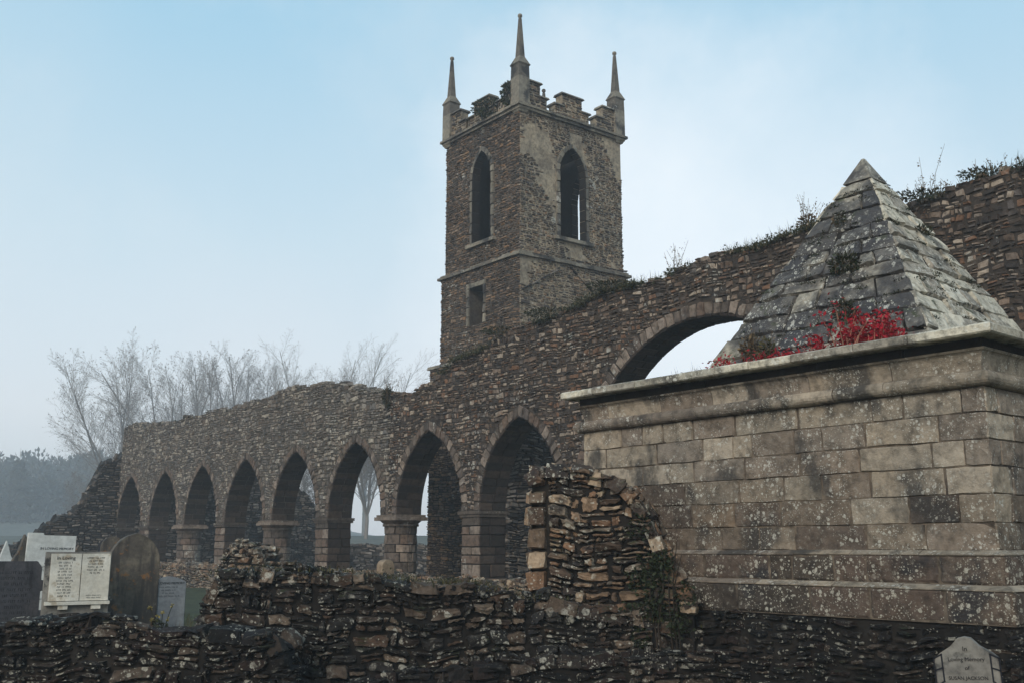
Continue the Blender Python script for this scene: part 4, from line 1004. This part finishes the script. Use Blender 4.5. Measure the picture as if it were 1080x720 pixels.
# the lettered stone at the foot of the mausoleum
r_, s_ = headstone('headstone', P3(3.56, 8.35, GZ), yaw_of(np.array([-.50, -.87, 0])), 'ogee', .46, .93, .1, 'limestone', 'grey limestone headstone lettered Susan Jackson at the foot of the mausoleum', tilt=0.0)
r_.rotation_euler[1] = -.05
text(s_, 'In', 0, .825, -.0525, .05); text(s_, 'Loving Memory', 0, .75, -.0525, .042); text(s_, 'of', 0, .685, -.0525, .042); text(s_, 'SUSAN JACKSON', 0, .612, -.0525, .037)
worn_lines(s_, -.16, .16, .55, 5, .055, -.053, 16, .5)
def incised(parent, pts, wd=.012):
    mb = MB()
    for (x0, z0), (x1, z1) in zip(pts[:-1], pts[1:]):
        d = np.array([x1-x0, 0, z1-z0]); L = np.linalg.norm(d); d /= L; q = np.array([-d[2], 0, d[0]])*wd
        box(mb, np.array([x0, -.053, z0])-q/2-d*wd/2, d*(L+wd), q, np.array([0, .003, 0]))
    o = mb.build('border', [M['letters']]); o.parent = parent
for sg in (-1, 1):
    incised(s_, [(sg*.175, .80), (sg*.235, .77), (sg*.235, .56), (sg*.175, .60), (sg*.175, .80)]); incised(s_, [(sg*.235, .68), (sg*.175, .70)])

# ------------------------------------------------------------------ bare trees in the mist
def tree_mesh(seed, H, spread, lean, levels=5, density=1.0):
    rnd = random.Random(seed); tr = MB(); cr_ = MB(); tips = []
    def seg(p, d, L, r0, lev):
        n = (5, 8, 5, 3, 3)[min(lev, 4)]; pts = [p]; q = p.copy(); dd = d.copy()
        for k in range(n):
            dd = dd+np.array([rnd.gauss(0, .06), rnd.gauss(0, .06), rnd.gauss(0, .03)+(0, .05, .05, .03, .01)[min(lev, 4)]])
            dd /= np.linalg.norm(dd); q = q+dd*L/n; pts.append(q.copy())
        tube(tr if lev == 0 else cr_, pts, np.linspace(r0, r0*(.75 if lev == 0 else .22), n+1), 7 if lev == 0 else (5 if lev == 1 else 3))
        if lev >= levels: tips.append(pts[-1]); return
        if lev == 0:
            m = rnd.randint(5, 7)
            for k in range(m):
                az = 2*math.pi*(k+rnd.random()*.5)/m; an = (.12+.62*(k+.5)/m+rnd.uniform(-.06, .06))*spread
                seg(pts[-1 if k else -1]-dd*rnd.uniform(0, .12)*L, np.array([math.cos(az)*math.sin(an), math.sin(az)*math.sin(an), math.cos(an)]), H*rnd.uniform(.62, .8), r0*rnd.uniform(.42, .6), 1)
            return
        nb = int({1: 17, 2: 9, 3: 6}.get(lev, 4)*density*rnd.uniform(.85, 1.15))
        for k in range(nb):
            t = .12+.86*(k+rnd.random()*.8)/nb; t = min(t, .985)
            i = min(int(t*n), n-1); b = pts[i]+(pts[i+1]-pts[i])*(t*n-i)
            u = np.cross(dd, [rnd.gauss(0, 1), rnd.gauss(0, 1), rnd.gauss(0, 1)]); u /= np.linalg.norm(u)
            ang = rnd.uniform(.4, .85)
            seg(b, dd*math.cos(ang)+u*math.sin(ang), L*(1-.62*t)*(rnd.uniform(.38, .6) if lev == 1 else rnd.uniform(.4, .6)), max(r0*(.34-.2*t), .012), lev+1)
    seg(np.zeros(3), np.array([lean, 0, 1.0])/math.hypot(1, lean), H*.27, H*.014, 0)
    return tr, cr_, np.array(tips)
def tree(x, y, H, seed, label, spread=1.0, lean=0.0, z=None, density=1.0, leafy=.25, rot=0.0):
    z = GZ if z is None else z
    root = thing('bare_tree', (x, y, z), label, 'tree', 'bare trees in the mist')
    tr, cr_, tips = tree_mesh(seed, H, spread, lean, 4, density)
    for nm, m_ in (('trunk', tr), ('crown', cr_)):
        if nm == 'crown' and leafy: leaves(m_, tips[::max(1, int(1/leafy))], .11, seed, 1)
        o = m_.build(nm, [M['bark'], M['deadleaf']]); o.parent = root
    return root
def at_px(px, Y): return (px-540)/1094*Y*.98
TB = GZ+1.5
for px, Y, H, sd, sp, ln, lab in (
    (118, 145, 27.5, 1, .85, -.02, 'bare misty tree at the far left, rising behind the stepped gable wall'),
    (174, 150, 29.5, 2, 1.0, .02, 'tall bare tree second from the left, above the first arches'),
    (222, 162, 31.5, 3, .95, .0, 'bare tree third from the left, rising above the arcade'),
    (262, 172, 32.5, 14, .9, .02, 'bare tree fourth from the left, thin crown over the arcade'),
    (340, 235, 45.0, 6, .85, .0, 'faint bare tree above the highest part of the arcade top'),
    (384, 250, 46.0, 16, .85, .0, 'ghostly bare tree in thick mist just left of the tower'),
    (386, 120, 19.0, 7, .9, .0, 'bare tree whose trunk shows through the open third arch'),
    (330, 120, 13.0, 10, 1.1, .1, 'low spreading bare tree glimpsed through the fourth arch'),
    (92, 165, 13.0, 9, 1.2, -.1, 'low bushy bare tree at the foot of the misty hill')):
    tree(at_px(px, Y), Y, H, sd, lab, sp, ln, TB-1, 1.25)

# misty wood on the hill
def hill_z(x, y):
    ok, loc, no, idx = GROUND.ray_cast(Vector((x, y, 200)), Vector((0, 0, -1)))
    return loc.z if ok else GZ
def wood():
    r = rng_(900); mb = MB()
    for k in range(230):
        x = r.uniform(-235, -88); y = r.uniform(255, 380)
        z = hill_z(x, y); h = r.uniform(7, 13); w_ = r.uniform(2.6, 5)
        leaves(mb, blob_pts((x, y, z+h*.55), (w_, w_, h*.5), 150, k, .6), .75, k)
    o = mb.build('far_wood', [M['conifer']]); o['kind'] = 'stuff'; o['label'] = 'dark wood fading into mist on the far hillside'; o['category'] = 'wood'
wood()
def fir():
    Y = 250; x = at_px(12, Y); z = hill_z(x, Y); root = thing('fir_tree', (x, Y, z), 'dark pointed fir standing above the misty wood on the far left', 'tree')
    H = (578-474)/1094*Y*1.0-z; t = MB(); tube(t, [(0, 0, 0), (0, 0, H)], [.3, .03], 6); o = t.build('trunk', [M['bark']]); o.parent = root
    r = rng_(4); n = 2600; s = r.uniform(.1, 1, n)**.7; th = r.uniform(0, 6.28, n); rr = (s*H*.3)*r.uniform(.25, 1, n)*(1+.25*np.sin(s*40))
    c = MB(); leaves(c, np.stack([rr*np.cos(th), rr*np.sin(th), H*(1.02-s)-rr*.15], 1), .6, 4, 0, .4); o = c.build('crown', [M['conifer']]); o.parent = root
fir()

# ------------------------------------------------------------------ growth on the stones
def wall_pt(u, w=-.3, dz=0.0): return PM(np.array(u), np.array(float(topz(np.array(u)))+dz), np.array(w))
def growth(name, label, pts, n, h, seed, mats=('weed', 'blade'), leaf=.035):
    r = rng_(seed); pts = np.asarray(pts); mb = MB()
    k = r.integers(0, len(pts), n); q = pts[k]+r.normal(0, 1, (n, 3))*np.array([.12, .12, .03])
    leaves(mb, q+UP*np.abs(r.normal(0, h*.35, n))[:, None], leaf, seed, 0)
    blades(mb, pts, n//2, h*1.5, .14, .006, .7, seed+1, 1)
    o = mb.build(name, [M[m] for m in mats]); o['kind'] = 'stuff'; o['label'] = label; o['category'] = 'plants'; return o
us = np.concatenate([np.arange(-20, 4, .03)]); r = rng_(1000); gw = wob(77, 2.5)
pts = [wall_pt(u, -r.uniform(-.06, .5), -.08) for u in us if r.random() < np.clip(.55+.6*gw(np.array(u)), .05, 1)]
growth('wall_top_growth', 'dark weeds and grass growing along the top of the tall brown wall', pts, 15000, .17, 1001)
pts = [wall_pt(u, -r.uniform(0, .8), -.06) for u in np.arange(7, 33, .05) if r.random() < .3]
growth('wall_top_growth', 'thin moss and grass along the top of the grey arcade wall', pts, 1500, .07, 1002)
pts = [near_pm(np.array(u), near_tz(np.array(u))-.03, np.array(-r.uniform(.05, .9))) for u in np.arange(-2.1, 3.6, .02) if r.random() < .5]
growth('wall_top_growth', 'short grass and moss on the top of the dark ruined wall', pts, 2600, .04, 1003, leaf=.014)

def shrub(name, c, rad, n, leaf, h, label, seed, mats=('weed', 'dry'), group='plants rooted in the masonry', stalks=8):
    root = thing(name, tuple(np.asarray(c, float)), label, 'plant', group); c = np.asarray(c, float)
    mb = MB(); q = blob_pts(c+UP*rad[2]*.6, rad, n, seed, .2); leaves(mb, q, leaf, seed, 0)
    mb.build('foliage', [M[mats[0]]], root)
    st = MB(); r = rng_(seed+1)
    for k in range(stalks):
        d = np.array([r.normal(0, .22), r.normal(0, .22), 1.0]); L = h*r.uniform(.5, 1); p = c+r.normal(0, .3, 3)*np.array([rad[0], rad[1], 0])
        tube(st, [p-UP*.03, p+d*L*.5, p+d*L+r.normal(0, .05, 3)], [.006, .005, .003], 3)
        leaves(st, p+d[None]*L*r.uniform(.35, 1.02, (10, 1))+r.normal(0, .02, (10, 3)), .02, seed+k)
    st.build('stems', [M[mats[1]]], root)
    return root
shrub('shrub', PM(np.array(6.95), np.array(4.6), np.array(.05)), (.2, .2, .36), 700, .03, 1.0, 'dark shrub sprouting where the arcade meets the tall wall', 1101, stalks=14)
shrub('tall_weed', wall_pt(-5.4), (.25, .25, .14), 200, .04, .9, 'tall dry weed stalks on the wall top just right of the tower', 1102, stalks=9)
shrub('tall_weed', wall_pt(-9.2), (.25, .25, .25), 260, .04, .95, 'dry weed clump on the wall top touching the left slope of the pyramid', 1103, ('dry', 'dry'), stalks=14)
shrub('shrub', wall_pt(-12.2, .0, -.1), (.8, .3, .1), 800, .028, .42, 'dark bushy weeds on the wall top right of the pyramid point', 1104, stalks=16)
shrub('shrub', wall_pt(-13.2), (.7, .3, .1), 700, .028, .34, 'dark weeds on the wall top at the right edge of the photo', 1105, stalks=12)
shrub('tall_weed', wall_pt(-11.9), (.12, .12, .1), 60, .03, 1.0, 'thin upright stalk on the wall top right of the pyramid point', 1106, stalks=4)
shrub('shrub', wall_pt(-1.3, .0), (.8, .3, .15), 900, .03, .4, 'dark leafy weeds on the sloping wall top at the foot of the tower', 1107)
shrub('shrub', wall_pt(1.0, .0), (.6, .3, .13), 600, .03, .35, 'small dark weeds on the wall top below the tower doorway', 1108)
shrub('shrub', wall_pt(-3.6, .02), (.7, .3, .15), 900, .03, .5, 'dark leafy weeds on the wall top against the right edge of the tower', 1109)
def pyr_pt(face, u, z, w=.03):
    U, N = ((M_D, -M_R), (M_R, -M_D))[face]; return PC+U*u+N*((APEX-z)*SL+w)+UP*z
shrub('shrub', pyr_pt(0, -.25, 3.55), (.22, .22, .17), 420, .028, .25, 'dark tuft growing high on the left slope of the pyramid', 1110, stalks=8)
shrub('shrub', pyr_pt(0, .05, 4.35), (.1, .1, .09), 120, .02, .12, 'small dark tuft near the top of the pyramid', 1111, stalks=4)
shrub('shrub', pyr_pt(0, -.45, 2.8), (.16, .16, .18), 260, .025, .3, 'dark tuft on the pyramid just above the red creeper', 1112, stalks=6)
shrub('shrub', pyr_pt(0, .9, 2.5), (.16, .14, .2), 200, .03, .35, 'withered brown tuft low on the left slope of the pyramid', 1113, ('dry', 'dry'), stalks=10)
shrub('shrub', pyr_pt(0, .6, 2.4), (.12, .12, .22), 200, .028, .3, 'green tuft low on the pyramid left of the red creeper', 1114, ('blade', 'dry'), stalks=8)
shrub('shrub', pyr_pt(1, .18, 4.2), (.14, .14, .08), 160, .02, .1, 'dark moss tuft in a joint on the right slope of the pyramid', 1115, stalks=3)
shrub('moss_cushion', wall_pt(-10.85, .05, -.25), (.25, .15, .25), 260, .04, .2, 'yellow moss cushion on the wall beside the right slope of the pyramid', 1116, ('yellow', 'dry'), stalks=2)
# the crimson creeper on the ledge
def creeper():
    root = thing('red_creeper', tuple(MO+M_D*2.8+UP*2.14), 'crimson creeper with pale stems on the ledge at the foot of the pyramid', 'plant')
    lv = MB(); st = MB(); r = rng_(1200)
    for k in range(115):
        u = 1.15+2.25*r.beta(1.0, 1.6)                  # distance from the near corner along the front ledge
        hh = .11+.48*math.exp(-((u-1.62)/.45)**2)
        b = MO+M_D*u+M_R*r.uniform(.15, .75)+UP*2.13; L = hh*r.uniform(.35, 1.1)
        d = np.array([r.normal(0, .3), r.normal(0, .3), 1.0])+M_R*.25; p = [b, b+d*L*.5, b+d*L+M_D*r.normal(0, .06)]
        tube(st, p, [.006, .005, .003], 3)
        q = np.array(p[1])+(np.array(p[2])-p[1])*r.uniform(-.5, 1.1, (26, 1))+r.normal(0, .05, (26, 3)); leaves(lv, q, .028, 1200+k)
    for u in np.arange(2.2, 3.45, .05):
        b = MO+M_D*u+M_R*r.uniform(.02, .3)+UP*(2.15+r.uniform(0, .1)); leaves(lv, b+r.normal(0, .05, (14, 3)), .022, int(u*100))
    lv.build('foliage', [M['red']], root); st.build('stems', [M['redstem']], root)
    g = MB(); blades(g, [MO+M_D*u+M_R*.35+UP*2.1 for u in np.arange(1.0, 4.2, .05)], 420, .2, .12, .005, .8, 5); g.build('grass_blades', [M['dry']], root)
creeper()
# ivy and tangle on the broken pier's right side
def ivy():
    o_ = PO+B_D*(-1.6)-B_R*.1
    root = thing('ivy', tuple(o_+UP*GZ), 'dark ivy tangle covering the corner between the broken pier and the mausoleum', 'ivy')
    r = rng_(1300); q = []
    for k in range(26):
        u = r.uniform(-1.95, -1.2); z = r.uniform(-1.1, .4)
        if z > -.2+(u+1.8)*1.3: continue
        q.append(blob_pts(PO+B_D*u+UP*z-B_R*.05, (.16, .12, .16), 90, k, .3))
    mb = MB(); leaves(mb, np.concatenate(q), .028, 3); mb.build('foliage', [M['ivy']], root)
    st = MB()
    for k in range(7):
        u = r.uniform(-1.9, -1.3); p = PO+B_D*u-B_R*.06; tube(st, [p+UP*GZ, p+UP*(-.9)+B_D*.06, p+UP*(-.4)+B_D*r.uniform(-.1, .1), p+UP*r.uniform(-.3, .2)], [.012, .01, .007, .004], 4)
    st.build('stems', [M['dark_stem']], root)
ivy()
def ground_grass():
    r = rng_(1400); pts = []
    for x0, x1, y0, y1, n in ((-13, -3.5, 13, 26, 9000), (-5, 6, 7.2, 10.5, 3000)):
        pts.append(np.stack([r.uniform(x0, x1, n), r.uniform(y0, y1, n), np.full(n, GZ)], 1))
    pts = np.concatenate(pts)
    mb = MB(); blades(mb, pts, 14000, .16, .05, .006, .7, 1401); o = mb.build('grass', [M['blade']]); o['kind'] = 'stuff'; o['label'] = 'rough grass of the churchyard'; o['category'] = 'grass'
ground_grass()
gp = [np.array([x, y, GZ]) for x, y in ((-6.95, 16.9), (-6.4, 17.8), (-5.9, 18.1), (-8.0, 17.0), (-8.6, 19.4))]
growth('long_grass', 'long grass around the feet of the headstones', [p+np.array([dx, -.1, 0]) for p in gp for dx in np.linspace(-.5, .5, 9)], 1500, .3, 1450, leaf=.02)
# tower-top ivy
shrub('ivy', TO+A_D*1.7-A_R*.05+UP*(TZ2+.3), (.75, .3, .42), 900, .05, .2, 'ivy clump hanging over the battlements on the left face of the tower', 1500, ('ivy', 'bark'), stalks=6)
shrub('ivy', TO+A_D*.55-A_R*.1+UP*(TZ2+.4), (.3, .25, .5), 450, .05, .2, 'ivy clump clinging to the tower battlement beside the nearest pinnacle', 1501, ('ivy', 'bark'), stalks=5)

# ------------------------------------------------------------------ mist
def haze():
    mb = MB(); box(mb, (-430, -45, GZ-1.5), (740, 0, 0), (0, 475, 0), (0, 0, 36))
    m = bpy.data.materials.new('mist'); m.use_nodes = True; t = m.node_tree; t.nodes.clear()
    v = t.nodes.new('ShaderNodeVolumePrincipled'); v.inputs['Color'].default_value = (.95, .97, 1.0, 1); v.inputs['Density'].default_value = .0017; v.inputs['Anisotropy'].default_value = .2
    o = t.nodes.new('ShaderNodeOutputMaterial'); t.links.new(v.outputs[0], o.inputs['Volume'])
    h = mb.build('haze', [m]); h['kind'] = 'stuff'; h['label'] = 'thin pale mist filling the churchyard air'; h['category'] = 'haze'
haze()

for o in list(S.objects):                     # heights were written from the eye; lift everything so the ground lies at 0
    if o.parent is None and o.type not in ('CAMERA', 'LIGHT'): o.location.z += EYE
